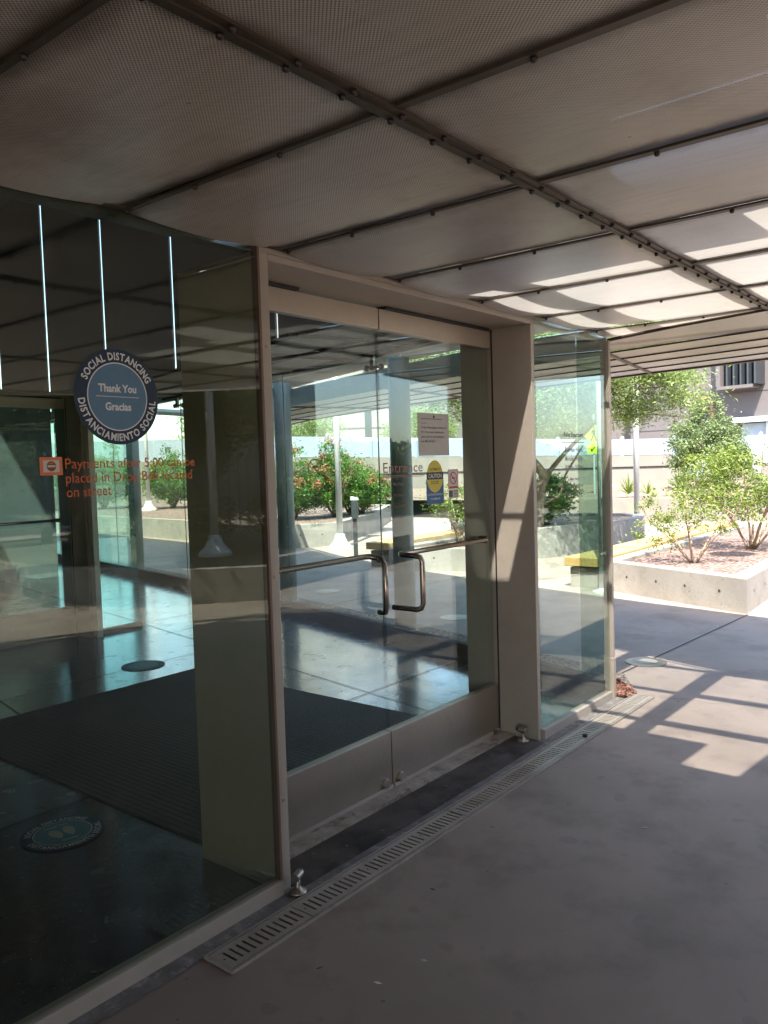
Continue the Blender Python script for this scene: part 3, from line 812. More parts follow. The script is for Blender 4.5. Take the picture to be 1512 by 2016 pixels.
# lobby: mat and floor stickers
mt = MB(); mt.box(.08,2.0,.44,3.08,.0045,.016)
o = mt.build('entrance_mat', [M['mat']], loc=(1,1.8,0)); tag(o, 'large dark ribbed entrance mat on the lobby floor', 'mat')
def footprint(m, M_, s):
    ol = []
    for k in range(28):
        a = 2*math.pi*k/28
        y = math.cos(a)*.5; x = math.sin(a)*(.17+.055*math.cos(a)-.035*math.cos(2*a)+.02)
        x += .06*math.cos(a*1.0)*(1 if False else 0)
        ol.append((x*s + .03*s*math.sin(y*3), y*s, 0))
    m.add(ol[::-1], [tuple(range(28))], M_)
def round_sticker(m, M_, R, feet, z=.0006):
    up = lambda k: M_ @ Matrix.Translation((0,0,z*k))
    m.mi = 0; m.disc(R, M_, 64)
    m.mi = 1; m.disc(R*.70, up(1), 64)
    m.mi = 2; m.annulus(R*.69, R*.715, up(2), 64)
    m.arc_text('SOCIAL DISTANCING', R*.15, R*.845, math.pi/2, up(2), .85, .03, True)
    m.arc_text('DISTANCIAMIENTO SOCIAL', R*.15, R*.845, -math.pi/2, up(2), .85, .03, False)
    if not feet:
        m.text('Thank You', R*.155, up(2) @ Matrix.Translation((0,R*.10,0)), .92, 'CENTER', .035)
        m.rect(R*1.02, R*.012, up(2))
        m.text('Gracias', R*.155, up(2) @ Matrix.Translation((0,-R*.28,0)), .92, 'CENTER', .035)
    else:
        m.text('Thank You', R*.10, up(2) @ Matrix.Translation((0,R*.42,0)), .95, 'CENTER', .015)
        m.text('Gracias', R*.10, up(2) @ Matrix.Translation((0,-R*.52,0)), .95, 'CENTER', .015)
        m.mi = 3
        for s_ in (-1,1): footprint(m, up(2) @ Matrix.Translation((s_*R*.17,0,0)) @ Matrix.Scale(s_,4,(1,0,0)), R*.62)
RX = Matrix.Rotation(math.pi/2, 4, 'X')        # local XY plane turned to face -y
def facing(x, z, y): return Matrix.Translation((x,y,z)) @ RX
m = MB(); round_sticker(m, Matrix.Translation((-.225,1.165,.0098)) @ Matrix.Rotation(-.12,4,'Z'), .175, True)
o = m.build('floor_sticker', [M['navy'],M['tealblue'],M['lettwhite'],M['cream']], loc=(-.225,1.165,.0098)); tag(o, 'round blue floor sticker with two footprints on the dark lobby floor', 'sticker', 'round floor stickers in the lobby')
m = MB(); round_sticker(m, Matrix.Translation((1.85,3.56,.0098)) @ Matrix.Rotation(.5,4,'Z'), .175, True)
o = m.build('floor_sticker', [M['navy'],M['tealblue'],M['tealblue'],M['skyblue']], loc=(1.85,3.56,.0098)); tag(o, 'faded round floor sticker beyond the far edge of the mat', 'sticker', 'round floor stickers in the lobby')

# ------------------------------------------------------------------ stickers and lettering on the glass
YF = -.0085
m = MB(); round_sticker(m, facing(-.608,1.836,YF), .146, False)
o = m.build('window_sticker', [M['navy'],M['skyblue'],M['lettwhite']], loc=(-.608,YF,1.836)); tag(o, 'round navy and blue sticker reading Thank You Gracias on the front glass', 'sticker')
m = MB(); m.rect(.069,.052, facing(-.836,1.628,YF)); m.mi = 1; m.rect(.049,.034, facing(-.836,1.628,YF-.0006))
m.mi = 2; m.disc(.0145, facing(-.836,1.628,YF-.0012)); m.mi = 1; m.rect(.024,.006, facing(-.836,1.628,YF-.0018)); m.mi = 0; m.rect(.012,.003, facing(-.836,1.6365,YF-.0018))
o = m.build('window_label', [M['orangefr'],M['paperw'],M['brownlet']], loc=(-.836,YF,1.628)); tag(o, 'small orange framed label with a round seal beside the payments lettering', 'label')
m = MB()
for k,ln in enumerate(('Payments after 5:00 can be','placed in Drop Box located','on street')):
    wd = glyphs(ln, .004)[2]
    tw = (.465,.452,.148)[k]
    cap = .030
    m.text(ln, cap, facing(-.793,(1.620,1.578,1.537)[k],YF), tw/(wd*cap/.7), 'LEFT', .004)
o = m.build('glass_lettering', M['orange'], loc=(-.56,YF,1.6)); tag(o, 'orange lettering about payments in the drop box on the front glass', 'lettering')
YD = .28-.0085
m = MB()
m.text('Entrance', .05, facing(1.024,1.566,YD), .325/(glyphs('Entrance',.0)[2]*.05/.7)); m.rect(.335,.004, facing(1.191,1.5495,YD)); m.rect(.335,.0025, facing(1.191,1.5425,YD))
def no_ring(m, x, z, y, r, w_=.0025):
    T = facing(x,z,y); m.annulus(r-w_, r, T, 32)
    m.rect(2*r, w_, T @ Matrix.Rotation(-math.pi/4,4,'Z'))
for k,(ln,z) in enumerate((('No Food',1.509),('No Pets',1.454),('No Smoking',1.399))):
    no_ring(m, 1.053, z, YD, .023)
    if k == 2: m.rect(.026,.005, facing(1.053,z,YD))
    elif k == 1: m.rect(.018,.009, facing(1.053,z,YD)); m.rect(.007,.010, facing(1.043,z+.006,YD)); m.rect(.003,.010, facing(1.046,z-.007,YD)); m.rect(.003,.010, facing(1.059,z-.007,YD))
    else: m.rect(.010,.014, facing(1.05,z-.001,YD)); m.rect(.016,.004, facing(1.055,z-.009,YD))
    m.text(ln, .018, facing(1.10,z-.009,YD), .85)
o = m.build('glass_lettering', M['brownlet'], loc=(1.2,YD,1.5)); tag(o, 'brown Entrance lettering with three prohibition rings on the right door', 'lettering')
m = MB(); m.rect(.281,.222, facing(1.4565,1.757,YD)); m.mi = 1
up = YD-.0006
m.rect(.19,.003, facing(1.44,1.838,up)); m.disc(.008, facing(1.46,1.85,up), 12)
m.text('Dear visitor,', .007, facing(1.345,1.812,up))
for k,ln in enumerate(('In case of emergency, please call','911. If you need anything else','please call our non emergency','line 480-350-8311.')):
    wd = glyphs(ln,.004)[2]; m.text(ln, .0125, facing(1.345,1.788-.024*k,up), (.225,.205,.21,.13)[k]/(wd*.0125/.7), 'LEFT', .004)
o = m.build('notice', [M['paper'],M['ink']], loc=(1.4565,YD,1.757)); tag(o, 'grey paper notice with printed text taped to the right door', 'notice')
# caution sticker
m = MB(); m.rect(.158,.13, facing(1.456,1.457,YD)); m.mi = 1
T = facing(1.456,1.537,up); m.add([(.075*math.cos(2*math.pi*k/40), .085*math.sin(2*math.pi*k/40), 0) for k in range(40)], [tuple(range(40))], T)
m.mi = 2; m.rect(.152,.038, facing(1.456,1.540,up-.0006))
m.text('AUTOMATIC', .014, facing(1.456,1.568,up-.0006), .85, 'CENTER', .006); m.text('DOOR', .018, facing(1.456,1.496,up-.0006), .9, 'CENTER', .008)
m.mi = 3; m.text('CAUTION', .022, facing(1.456,1.529,up-.0012), .85, 'CENTER', .012)
m.text('ACTIVATE SWITCH', .011, facing(1.456,1.436,up), .95, 'CENTER', .005); m.text('TO OPERATE', .011, facing(1.456,1.413,up), .95, 'CENTER', .005)
o = m.build('door_sticker', [M['bluev'],M['yellow'],M['ink'],M['lettwhite']], loc=(1.456,YD,1.5)); tag(o, 'yellow and blue automatic door caution sticker on the right door', 'sticker')
m = MB(); m.rect(.098,.104, facing(1.628,1.518,YD)); m.mi = 1; m.rect(.09,.088, facing(1.628,1.522,up)); m.mi = 0; no_ring(m, 1.628, 1.523, up-.0006, .034, .006); m.rect(.036,.006, facing(1.628,1.523,up-.0006))
m.mi = 1; m.rect(.094,.048, facing(1.628,1.438,YD)); m.mi = 2; m.rect(.036,.036, facing(1.602,1.438,up)); m.mi = 3
for k in range(5): m.rect(.042,.003, facing(1.649,1.454-.008*k,up))
o = m.build('door_label', [M['red'],M['paperw'],M['greylet'],M['ink']], loc=(1.63,YD,1.48)); tag(o, 'red bordered no smoking label at the right edge of the right door', 'label')
m = MB()
for k,ln in enumerate(('IF YOU HAVE ANY','QUESTIONS CONTACT','THE POLICE DEPT','350-8311')):
    wd = glyphs(ln)[2]; m.text(ln, .016, facing(.55,1.425-.028*k,YD), (.13,.17,.15,.085)[k]/(wd*.016/.7), 'CENTER')
no_ring(m, .545, 1.60, YD, .042, .005); m.rect(.04,.008, facing(.548,1.605,YD))
o = m.build('glass_lettering', M['greylet'], loc=(.55,YD,1.45)); tag(o, 'dark etched lettering under a slashed ring on the left door', 'lettering')
hl = thing('glass_lettering', (2.5,YF,1.55), 'grey opening hours lettering on the narrow right glass pane', 'lettering')
m = MB(); m.rect(.30,.004, facing(2.52,1.708,YF)); m.build('rule_line', M['greylet'], hl)
for ln,z,cap,wid in (('Police Department',1.742,.026,.26),('Business Hours',1.652,.028,.24),('Monday - Friday',1.598,.026,.24),('8:00am - 5:00pm',1.546,.026,.24),('After hours',1.478,.020,.13),('Police emergencies use',1.436,.020,.24),('Emergency Phone inside',1.396,.020,.25)):
    m = MB(); m.text(ln, cap, facing(2.53,z,YF), wid/(glyphs(ln,.022)[2]*cap/.7), 'CENTER', .022); m.build('text_line', M['greylet'], hl)

LITTER = [(-.254,-.436),(-.026,-.682),(-.203,-.633),(5.951,1.311),(5.557,.295),(5.776,.123),(3.2,-.39),(1.3,-.9),(1.1,-.5),(.35,-.45)]
# ------------------------------------------------------------------ drain grate
gr = thing('drain_grate', (1.4,-.165,0), 'long slotted steel drain grate in the paving along the doors', 'drain')
SEG = [(-.434,-.064),(-.060,.94),(.944,1.94),(1.944,2.94),(2.944,3.19)]
for (xa,xb) in SEG:
    m = MB(); y0,y1 = -.222,-.108
    m.box(xa,xb,y0,y0+.022,.006,.012); m.box(xa,xb,y1-.022,y1,.006,.012)
    x = xa; k = 0
    while x < xb-.001:
        wdt = .018 if (k % 12) else .034
        m.box(x, min(x+wdt, xb), y0+.0221, y1-.0221, .006, .012)
        if not (k % 12) and x+wdt < xb: 
            m.mi = 1; m.disc(.004, Matrix.Translation((x+wdt/2,-.165,.0126)), 10); m.mi = 0
        x += wdt+.010; k += 1
    m.build('grate_section', [M['galv'],M['black']], gr)
m = MB(); m.box(-.445,3.195,-.236,-.2275,.002,.013); m.box(-.445,3.195,-.1025,-.094,.0045,.013); m.box(-.445,-.4365,-.2275,-.1025,.002,.013); m.build('rim', M['galv'], gr)
m = MB(); m.quad((-.436,-.227,.003),(3.19,-.227,.003),(3.19,-.103,.003),(-.436,-.103,.003)); m.build('channel', M['void'], gr)
m = MB(); m.lathe([(.012,0),(.015,.008),(.011,.016)], (2.21,-.2,.013), 9); o = m.build('pebble', M['black'], loc=(2.21,-.2,.013)); tag(o, 'small black pebble lying on the drain grate', 'pebble')

# litter specks on the paving
for k,(x,y) in enumerate(LITTER):
    m = MB(); s_ = .006+.004*RNG.random(); a = RNG.random()*6
    T = Matrix.Translation((x,y,.001)) @ Matrix.Rotation(a,4,'Z')
    m.add([(-s_*1.6,0,0),(0,-s_*.6,.002),(s_*1.5,0,.003),(0,s_*.6,.001),(0,0,.005)], [(0,1,4),(1,2,4),(2,3,4),(3,0,4),(3,2,1,0)], T)
    o = m.build('paper_scrap', M['paperw'] if k%3 else M['bark'], loc=(x,y,.001)); tag(o, 'tiny dry scrap lying on the open paving', 'scrap', 'tiny scraps on the paving')
# door stops
def stop(x, y, rz, label):
    t = thing('door_stop', (x,y,.0085), label, 'door stop', 'floor door stops beside the door frame')
    m = MB(); m.lathe([(.034,0),(.034,.004),(.028,.010),(.012,.018),(.009,.030),(.009,.058)], (x,y,.0085), 20); m.build('base', M['steel_dark'], t, smooth=True)
    R = Matrix.Translation((x,y,.072)) @ Matrix.Rotation(rz,4,'Z') @ Matrix.Rotation(math.pi/2,4,'Y')
    m = MB(); m.lathe([(.015,-.025),(.0165,-.022),(.0165,.022),(.015,.025)], (0,0,0), 16, R); m.build('barrel', M['steel_dark'], t)
    m = MB(); m.lathe([(.012,.025),(.013,.03),(.010,.042)], (0,0,0), 14, R); m.build('bumper', M['black'], t)
stop(.03, -.057, .35, 'steel door stop at the foot of the frame nearest the camera')
stop(1.965, .065, 1.5, 'dark door stop in the far corner under the right jamb')

# in-ground lights
g0 = thing('ground_light', (4.11,.17,0), 'flush round ground light in the paving outside the glass corner', 'ground light', 'round ground lights along the walkway')
m = MB(); m.lathe([(.155,0),(.155,.005),(.11,.008)], (4.11,.17,0), 32); m.build('ring', M['steel_dark'], g0)
m = MB(); m.disc(.085, Matrix.Translation((4.11,.17,.0095)), 32); m.build('lens', M['lens'], g0)
clone(g0, (4.91,2.51,0), 'flush round ground light behind the right edge of the right door leaf')
clone(g0, (5.61,4.95,0), 'flush round ground light seen through the left door leaf')
clone(g0, (6.9,8.4,0), 'flush round ground light seen through the large left pane')

# ------------------------------------------------------------------ planters
def planter(name, poly, h, label, wallm='conc', fill='gravel', t=.17, holes=(), cat='planter', drop=.05):
    c = Vector((sum(p[0] for p in poly)/len(poly), sum(p[1] for p in poly)/len(poly), 0))
    root = thing(name, c, label, cat)
    m = MB(); m.ring(poly, t, -.02, h); m.mi = 1
    for (i, us, z) in holes:
        a = Vector(poly[i]); b = Vector(poly[(i+1)%len(poly)]); e = (b-a).normalized(); L = (b-a).length
        n = Vector((e.y,-e.x)); 
        area = sum(poly[k][0]*poly[(k+1)%len(poly)][1]-poly[(k+1)%len(poly)][0]*poly[k][1] for k in range(len(poly)))
        if area < 0: n = -n
        for u in us:
            p = a+e*u*L+n*.002
            T = Matrix.Translation((p.x,p.y,z)) @ Matrix(((e.x,0,n.x,0),(e.y,0,n.y,0),(0,1,0,0),(0,0,0,1)))
            m.disc(.016, T, 12)
    m.build('wall', [M[wallm], M['tie']], root, bevel=.006)
    inn = inset(poly, t-.005)
    m = MB(); m.add([(p[0],p[1],h-drop) for p in inn], [tuple(range(len(inn)))])
    if sum(inn[k][0]*inn[(k+1)%len(inn)][1]-inn[(k+1)%len(inn)][0]*inn[k][1] for k in range(len(inn))) < 0:
        m.f = [q[::-1] for q in m.f]
    m.build('gravel_bed', M[fill], root)
    return root
PA = [(6.5,.055),(7.55,.10),(13,.35),(13.1,1.95),(7.33,1.95)]
planter('planter', PA, .36, 'low concrete planter at the right with two leafy shrubs in pink gravel', holes=((4,(.2,.42,.62,.84),.2),(0,(.3,.8),.2)))
PD = [(7.52,5.45),(8.28,3.9),(9.35,4.75),(12.2,5.55),(12.3,5.7),(7.8,5.62)]
planter('planter', PD, .34, 'low concrete planter with one leafy shrub seen through the right door leaf', holes=((0,(.15,.4,.7,.9),.2),))
PB = [(9.9,4.15),(11.3,3.72),(12.5,3.55),(13.4,3.75),(13.85,4.3),(13.7,5.2),(12.4,6.3),(10.6,6.4),(9.8,5.3)]
planter('curved_planter', PB, .5, 'round ended concrete planter holding the tree with several trunks', fill='soil')
PC = [(9.3,9.55),(10.25,8.95),(13.2,10.4),(16.5,12.5),(17.5,24),(10.9,24.5),(10.0,15.0)]
planter('planter', PC, .47, 'long concrete planter with flowering shrubs seen through the left door leaf', holes=((0,(.3,.7),.25),(6,(.15,.5,.8),.25)), drop=.03)
# benches
def bench(p0, p1, wdt, label, cut):
    e = (Vector(p1)-Vector(p0)).normalized(); n = Vector((-e.y,e.x))
    t = thing('bench', (*p0,0), label, 'bench', 'yellow timber benches on the planters')
    L = (Vector(p1)-Vector(p0)).length
    MX = Matrix(((e.x,n.x,0,p0[0]),(e.y,n.y,0,p0[1]),(0,0,1,0),(0,0,0,1)))
    m = MB(); m.box(0,cut-.003,0,wdt,.275,.385,MX); m.build('seat_plank', M['wood'], t, bevel=.006)
    m = MB(); m.box(cut+.003,L,.0,wdt-.03,.285,.395,MX); m.build('seat_plank', M['wood'], t, bevel=.006)
    m = MB(); m.box(.06,L-.1,.05,wdt-.05,0,.255,MX); m.build('plinth', M['conc'], t, bevel=.005)
    return t
bench((7.30,1.97), (13.2,1.97), .47, 'long yellow timber bench along the right planter', 1.35)
bench((7.85,5.72), (12.6,5.85), .45, 'yellow timber bench behind the planter, seen through the right door leaf', 1.6)

# ------------------------------------------------------------------ posts and lamps
def lamp(x, y, z, label):
    t = thing('lamp_post', (x,y,z), label, 'lamp post', 'white lamp posts with flared bases')
    m = MB(); m.lathe([(.25,0),(.25,.05),(.235,.06),(.16,.13),(.115,.22),(.10,.29),(.075,.30)], (x,y,z), 8, rot=.3); m.build('base', M['white'], t, bevel=.004)
    m = MB(); m.lathe([(.062,.3),(.055,4.8)], (x,y,z), 16); m.build('pole', M['white'], t, smooth=True)
    m = MB(); m.lathe([(.05,4.8),(.2,4.86),(.22,4.95),(.08,5.02)], (x,y,z), 20); m.build('lamp_head', M['metalgrey'], t, smooth=True)
    return t
l0 = lamp(9.72,8.42,0, 'white lamp post beyond the left door leaf, beside the intercom post')
clone(l0, (12.83,19.1,.44), 'white lamp post on gravel below the blue round sticker')
clone(l0, (14.15,4.25-.05,0), 'grey white lamp post behind the bench right of the glass corner')
clone(l0, (5.5,-7.05,.38), 'lamp post in the planter across the plaza, mirrored in the front glass')
t = thing('light_pole', (7.17,1.84,0), 'slim pale pole with a grey electrical box behind the right glass pane', 'pole')
m = MB(); m.lathe([(.042,0),(.042,4.2)], (7.11,1.85,0), 16)
WL[t] = (7.11,1.85,0); t.location = (7.11,1.85,0)
m.build('shaft', M['white'], t, smooth=True)
m = MB(); m.lathe([(.12,0),(.12,.02),(.06,.04),(.045,.06)], (7.11,1.85,0), 20); m.build('foot', M['white'], t)
m = MB(); m.box(7.01,7.13,1.75,1.81,1.14,1.46); m.build('electrical_box', M['metalgrey'], t, bevel=.004)
m = MB(); m.box(7.06,7.08,1.742,1.75,1.28,1.31); m.build('latch', M['black'], t)
t = thing('intercom_post', (8.58,7.05,0), 'dark grey intercom post on the walkway beyond the left door leaf', 'intercom')
m = MB(); m.box(8.555,8.605,7.00,7.06,0,.72); m.box(8.56,8.60,7.05,7.075,.72,1.06); m.build('post', M['greypost'], t, bevel=.004)
MX = Matrix.Translation((8.55,7.0,0)) @ Matrix.Rotation(.55,4,'Z')
m = MB(); m.box(-.075,.075,-.05,.05,.70,1.02,MX); m.build('housing', M['greypost'], t, bevel=.006)
m = MB(); m.box(-.055,.055,-.056,-.05,.78,.98,MX); m.build('face_panel', M['bldg_dark'], t)
m = MB(); m.add([tuple(MX @ Vector(p)) for p in ((-.08,-.07,1.025),(.08,-.07,1.025),(.08,.06,1.025),(-.08,.06,1.025),(-.08,-.055,1.06),(.08,-.055,1.06),(.08,.06,1.09),(-.08,.06,1.09))], [(0,3,2,1),(4,5,6,7),(0,1,5,4),(1,2,6,5),(2,3,7,6),(3,0,4,7)]); m.build('hood', M['metalgrey'], t)

# crossing sign
D_ = Vector((20.73,8.09)); fx = (Vector((CAM.x,CAM.y))-D_).normalized()
sx_ = Vector((fx.y,-fx.x))*-1
SM = Matrix(((-fx.y,0,fx.x,D_.x),(fx.x,0,fx.y,D_.y),(0,1,0,0),(0,0,0,1)))
t = thing('crossing_sign', (D_.x,D_.y,0), 'fluorescent yellow pedestrian crossing sign with arrow plate behind the right glass pane', 'sign')
m = MB(); m.tube([(D_.x,D_.y,0),(D_.x,D_.y,3.5)], .03, 8); m.build('pole', M['metalgrey'], t)
m = MB(); T = SM @ Matrix.Translation((0,2.35,.04)); m.rect(.45,.45, T @ Matrix.Rotation(math.pi/4,4,'Z')); m.mi = 1
T2 = T @ Matrix.Translation((0,0,.004))
def poly(m, pts, T): m.add([(x,y,0) for x,y in pts], [tuple(range(len(pts)))], T)
m.disc(.032, T2 @ Matrix.Translation((.01,.185,0)), 16)
poly(m, [(-.05,.14),(.05,.14),(.045,-.02),(-.04,-.02)], T2)
poly(m, [(-.04,-.02),(.0,-.02),(-.06,-.20),(-.10,-.20)], T2); poly(m, [(.0,-.02),(.045,-.02),(.09,-.20),(.05,-.20)], T2)
poly(m, [(.04,.13),(.06,.12),(.115,.03),(.09,.02)], T2); poly(m, [(-.05,.13),(-.03,.10),(-.09,.0),(-.11,.02)], T2)
m.build('diamond_plate', [M['limegreen'],M['ink']], t)
m = MB(); T = SM @ Matrix.Translation((-.02,1.92,.04)); m.rect(.34,.28, T); m.mi = 1; T2 = T @ Matrix.Translation((0,0,.004))
m.rect(.18,.025, T2 @ Matrix.Rotation(math.pi/4,4,'Z')); poly(m, [(-.08,-.08),(.01,-.065),(-.065,.01)], T2)
m.build('arrow_plate', [M['limegreen'],M['ink']], t)

# ------------------------------------------------------------------ plants
def leaves_mesh(name, pts, size, mt_, parent, flat=.6):
    n = len(pts); base = np.array(WL[parent])
    P = np.array(pts)-base
    d = NP.normal(size=(n,3)); d[:,2] *= .7; d /= np.linalg.norm(d,axis=1)[:,None]
    e = NP.normal(size=(n,3)); e -= d*(e*d).sum(1)[:,None]; e /= np.linalg.norm(e,axis=1)[:,None]
    s = size*(.6+.8*NP.random(n))[:,None]
    nn = np.cross(d,e)
    V = np.stack([P-d*s*.5, P+e*s*.3*flat+nn*s*.08, P+d*s*.5, P-e*s*.3*flat+nn*s*.08],1).reshape(-1,3)
    me = bpy.data.meshes.new(name)
    me.vertices.add(4*n); me.vertices.foreach_set('co', V.astype(np.float32).ravel())
    me.loops.add(4*n); me.loops.foreach_set('vertex_index', np.arange(4*n,dtype=np.int32))
    me.polygons.add(n); me.polygons.foreach_set('loop_start', np.arange(0,4*n,4,dtype=np.int32)); me.polygons.foreach_set('loop_total', np.full(n,4,dtype=np.int32))
    me.materials.append(mt_); me.update(calc_edges=True); me.validate()
    o = bpy.data.objects.new(name, me); COL.objects.link(o); o.parent = parent; WL[o] = WL[parent]
    return o
def plant(name, base, stems, blobs, nclus, nleaf, lsize, spread, lm, bm, label, cat, group=None, flowers=0, fz=.6, trunkname='stems', crownname='foliage', br=.012, flat=.7):
    """stems: polylines relative to base with radii; blobs: ellipsoids (cx,cy,cz,rx,ry,rz) relative to base that leaf clusters fill"""
    root = thing(name, base, label, cat, group); B = Vector(base)
    m = MB(); nodes = []
    for pts, r0, r1 in stems:
        pts = [B+Vector(p) for p in pts]
        fine = []
        for a,b in zip(pts, pts[1:]):
            for k in range(4):
                q = a.lerp(b, k/4); fine.append(q+Vector((RNG.gauss(0,1),RNG.gauss(0,1),0))*r0*.18)
        fine.append(pts[-1])
        rs = [r0+(r1-r0)*i/(len(fine)-1) for i in range(len(fine))]
        m.tube(fine, rs, 8); nodes += [(p,r) for p,r in zip(fine[len(fine)//3:], rs[len(fine)//3:])]
    vol = [b[3]*b[4]*b[5] for b in blobs]; L = []; F = []
    for c in range(nclus):
        b = RNG.choices(blobs, vol)[0]
        while True:
            u = Vector((RNG.uniform(-1,1),RNG.uniform(-1,1),RNG.uniform(-1,1)))
            if u.length <= 1 and u.length > RNG.random()*.8: break
        tgt = B+Vector((b[0]+u.x*b[3], b[1]+u.y*b[4], b[2]+u.z*b[5]))
        p,r = min(nodes, key=lambda q: (q[0]-tgt).length*(1.0 if q[0].z < tgt.z+.1 else 1.6))
        mid = p.lerp(tgt,.5)+Vector((RNG.gauss(0,1),RNG.gauss(0,1),RNG.gauss(0,.6)))*(tgt-p).length*.09
        rr = min(r*.6, br)
        m.tube([p, mid, tgt], [rr, rr*.7, rr*.3], 5, caps=False)
        if RNG.random() < .35: nodes.append((mid, rr*.8))
        k = int(nleaf*(.5+RNG.random()))
        g_ = NP.normal(size=(k,3))*np.array([1,1,.75])*spread*(.6+.7*RNG.random())
        tt = NP.random((k,1))**.6
        pp = (1-tt)*np.array(mid)+tt*np.array(tgt)+g_*(.35+.65*tt)
        L += list(pp)
        if flowers and RNG.random() < flowers and tgt.z > B.z+fz:
            F += list(np.array(tgt)+NP.normal(size=(26,3))*spread*.55)
    m.build(trunkname, bm, root, smooth=True)
    leaves_mesh(crownname, L, lsize, lm, root, flat)
    if F: leaves_mesh('blossom', F, lsize*1.05, BLOSS, root, 1.0)
    return root
# feathery tree in the round planter
TB = (10.35,4.62,.45)
plant('feathery_tree', TB,
  [([(0,0,0),(.05,-.05,.5),(-.02,.12,1.0),(-.35,.45,1.7),(-.5,.8,2.4)], .10,.035),
   ([(.1,-.1,0),(.14,-.14,.4),(.2,-.2,.85),(.0,-.05,1.3),(-.15,.15,2.0),(.1,.3,2.8)], .12,.035),
   ([(.2,-.2,.8),(.35,-.5,1.25),(.6,-.95,1.75),(.9,-1.6,2.3)], .05,.02),
   ([(.12,-.12,.35),(.35,-.42,.55),(.42,-.5,.9),(.6,-.75,1.4)], .025,.015),
   ([(0,.05,.3),(-.15,.35,.8),(-.3,.75,1.5),(-.2,1.3,2.2)], .05,.02)],
  [(.3,-.9,2.5,2.0,1.9,.85),(.75,-2.0,2.15,1.05,1.0,.5),(-.3,.7,2.9,1.8,1.8,1.0),(.6,-.3,3.5,1.8,1.9,.8),(.2,-1.0,2.9,1.6,1.6,.6)],
  600, 150, .07, .19, LEAFT, M['bark'], 'feathery green tree with several crooked trunks in the round ended planter', 'tree', trunkname='trunk', crownname='crown', br=.02, flat=.45)
def stems_fan(n, h, sp, r=.03):
    out = []
    for k in range(n):
        a = 2*math.pi*k/n+RNG.random()*.9; q = sp*(.5+.6*RNG.random())
        out.append(([(0.04*math.cos(a),.04*math.sin(a),0),(q*.35*math.cos(a),q*.35*math.sin(a),h*.3),(q*.8*math.cos(a),q*.8*math.sin(a),h*.62),(q*math.cos(a),q*math.sin(a),h*.9)], r, r*.35))
    return out
SG = 'leafy shrubs in the planters'
plant('shrub', (7.95,1.05,.31), stems_fan(6,.85,.62,.013), [(.0,0,.72,.62,.62,.28),(-.35,.3,.42,.4,.4,.25),(.4,-.4,.55,.45,.45,.25)], 105, 34, .038, .055, LEAF, M['bark_pale'], 'sparse leafy shrub with bare forked stems at the front of the right planter', 'shrub', SG, 0, .5)
plant('shrub', (9.75,.85,.31), stems_fan(8,1.15,.8,.018), [(0,0,1.0,.95,1.0,.5),(-.2,.3,.8,.8,.8,.3),(.3,-.9,.9,.7,.7,.45)], 260, 50, .044, .08, LEAF, M['bark_pale'], 'fuller yellow green shrub behind the sparse one in the right planter', 'shrub', SG, 0, .9)
plant('shrub', (8.85,5.0,.29), stems_fan(7,.95,.6,.022), [(0,0,.75,.6,.6,.38),(.3,-.3,.5,.5,.5,.3)], 150, 42, .042, .075, LEAF, M['bark_pale'], 'leafy shrub seen through the right door leaf under the caution sticker', 'shrub', SG, 0, .5)
for k,(x,y,h,lb) in enumerate(((11.0,11.0,1.35,'dense flowering shrub nearest the column at the left of the left door leaf'),(11.9,10.5,1.5,'tall dense flowering shrub just behind the white lamp post'),(12.9,10.9,1.3,'dense flowering shrub behind the intercom post'),(13.0,9.9+.75,1.1,'lower flowering shrub at the gap between the door leaves'))):
    plant('shrub', (x,y,.44), stems_fan(7,h,.7,.03), [(0,0,h*.52,.85,.85,h*.42),(RNG.uniform(-.3,.3),RNG.uniform(-.3,.3),h*.95,.35,.35,h*.3)], 230, 44, .06, .10, LEAFD, M['bark'], lb, 'shrub', SG, .2, .75)
for k,(x,y,h,lb) in enumerate(((14.1,19.6,1.7,'dense shrub right of the lamp post seen through the left pane'),(13.3,22.3,1.9,'dense shrub left of the lamp post seen through the left pane'),(12.0,23.2,1.5,'dense shrub half hidden behind the inner door frame'))):
    plant('shrub', (x,y,.44), stems_fan(7,h,.8,.03), [(0,0,h*.52,1.05,1.05,h*.4),(RNG.uniform(-.3,.3),0,h*1.0,.3,.3,h*.3)], 230, 44, .085, .13, LEAFD, M['bark'], lb, 'shrub', SG, .10, 1.2)
plant('shrub', (11.2,4.7,.45), stems_fan(6,.75,.5,.02), [(0,0,.5,.5,.55,.38)], 150, 50, .06, .08, LEAFD, M['bark'], 'dark rounded shrub at the foot of the tree in the round planter', 'shrub', SG)
plant('bushy_tree', (23.7,5.8,.6), stems_fan(5,1.6,.7,.07), [(0,0,1.3,1.15,1.15,1.1),(.3,-.4,1.0,1.2,1.2,.8),(0,0,2.4,.5,.5,.6)], 380, 70, .09, .17, LEAFO, M['bark'], 'dense olive green bushy tree on the terrace in front of the brown building', 'tree', trunkname='trunk', crownname='crown')
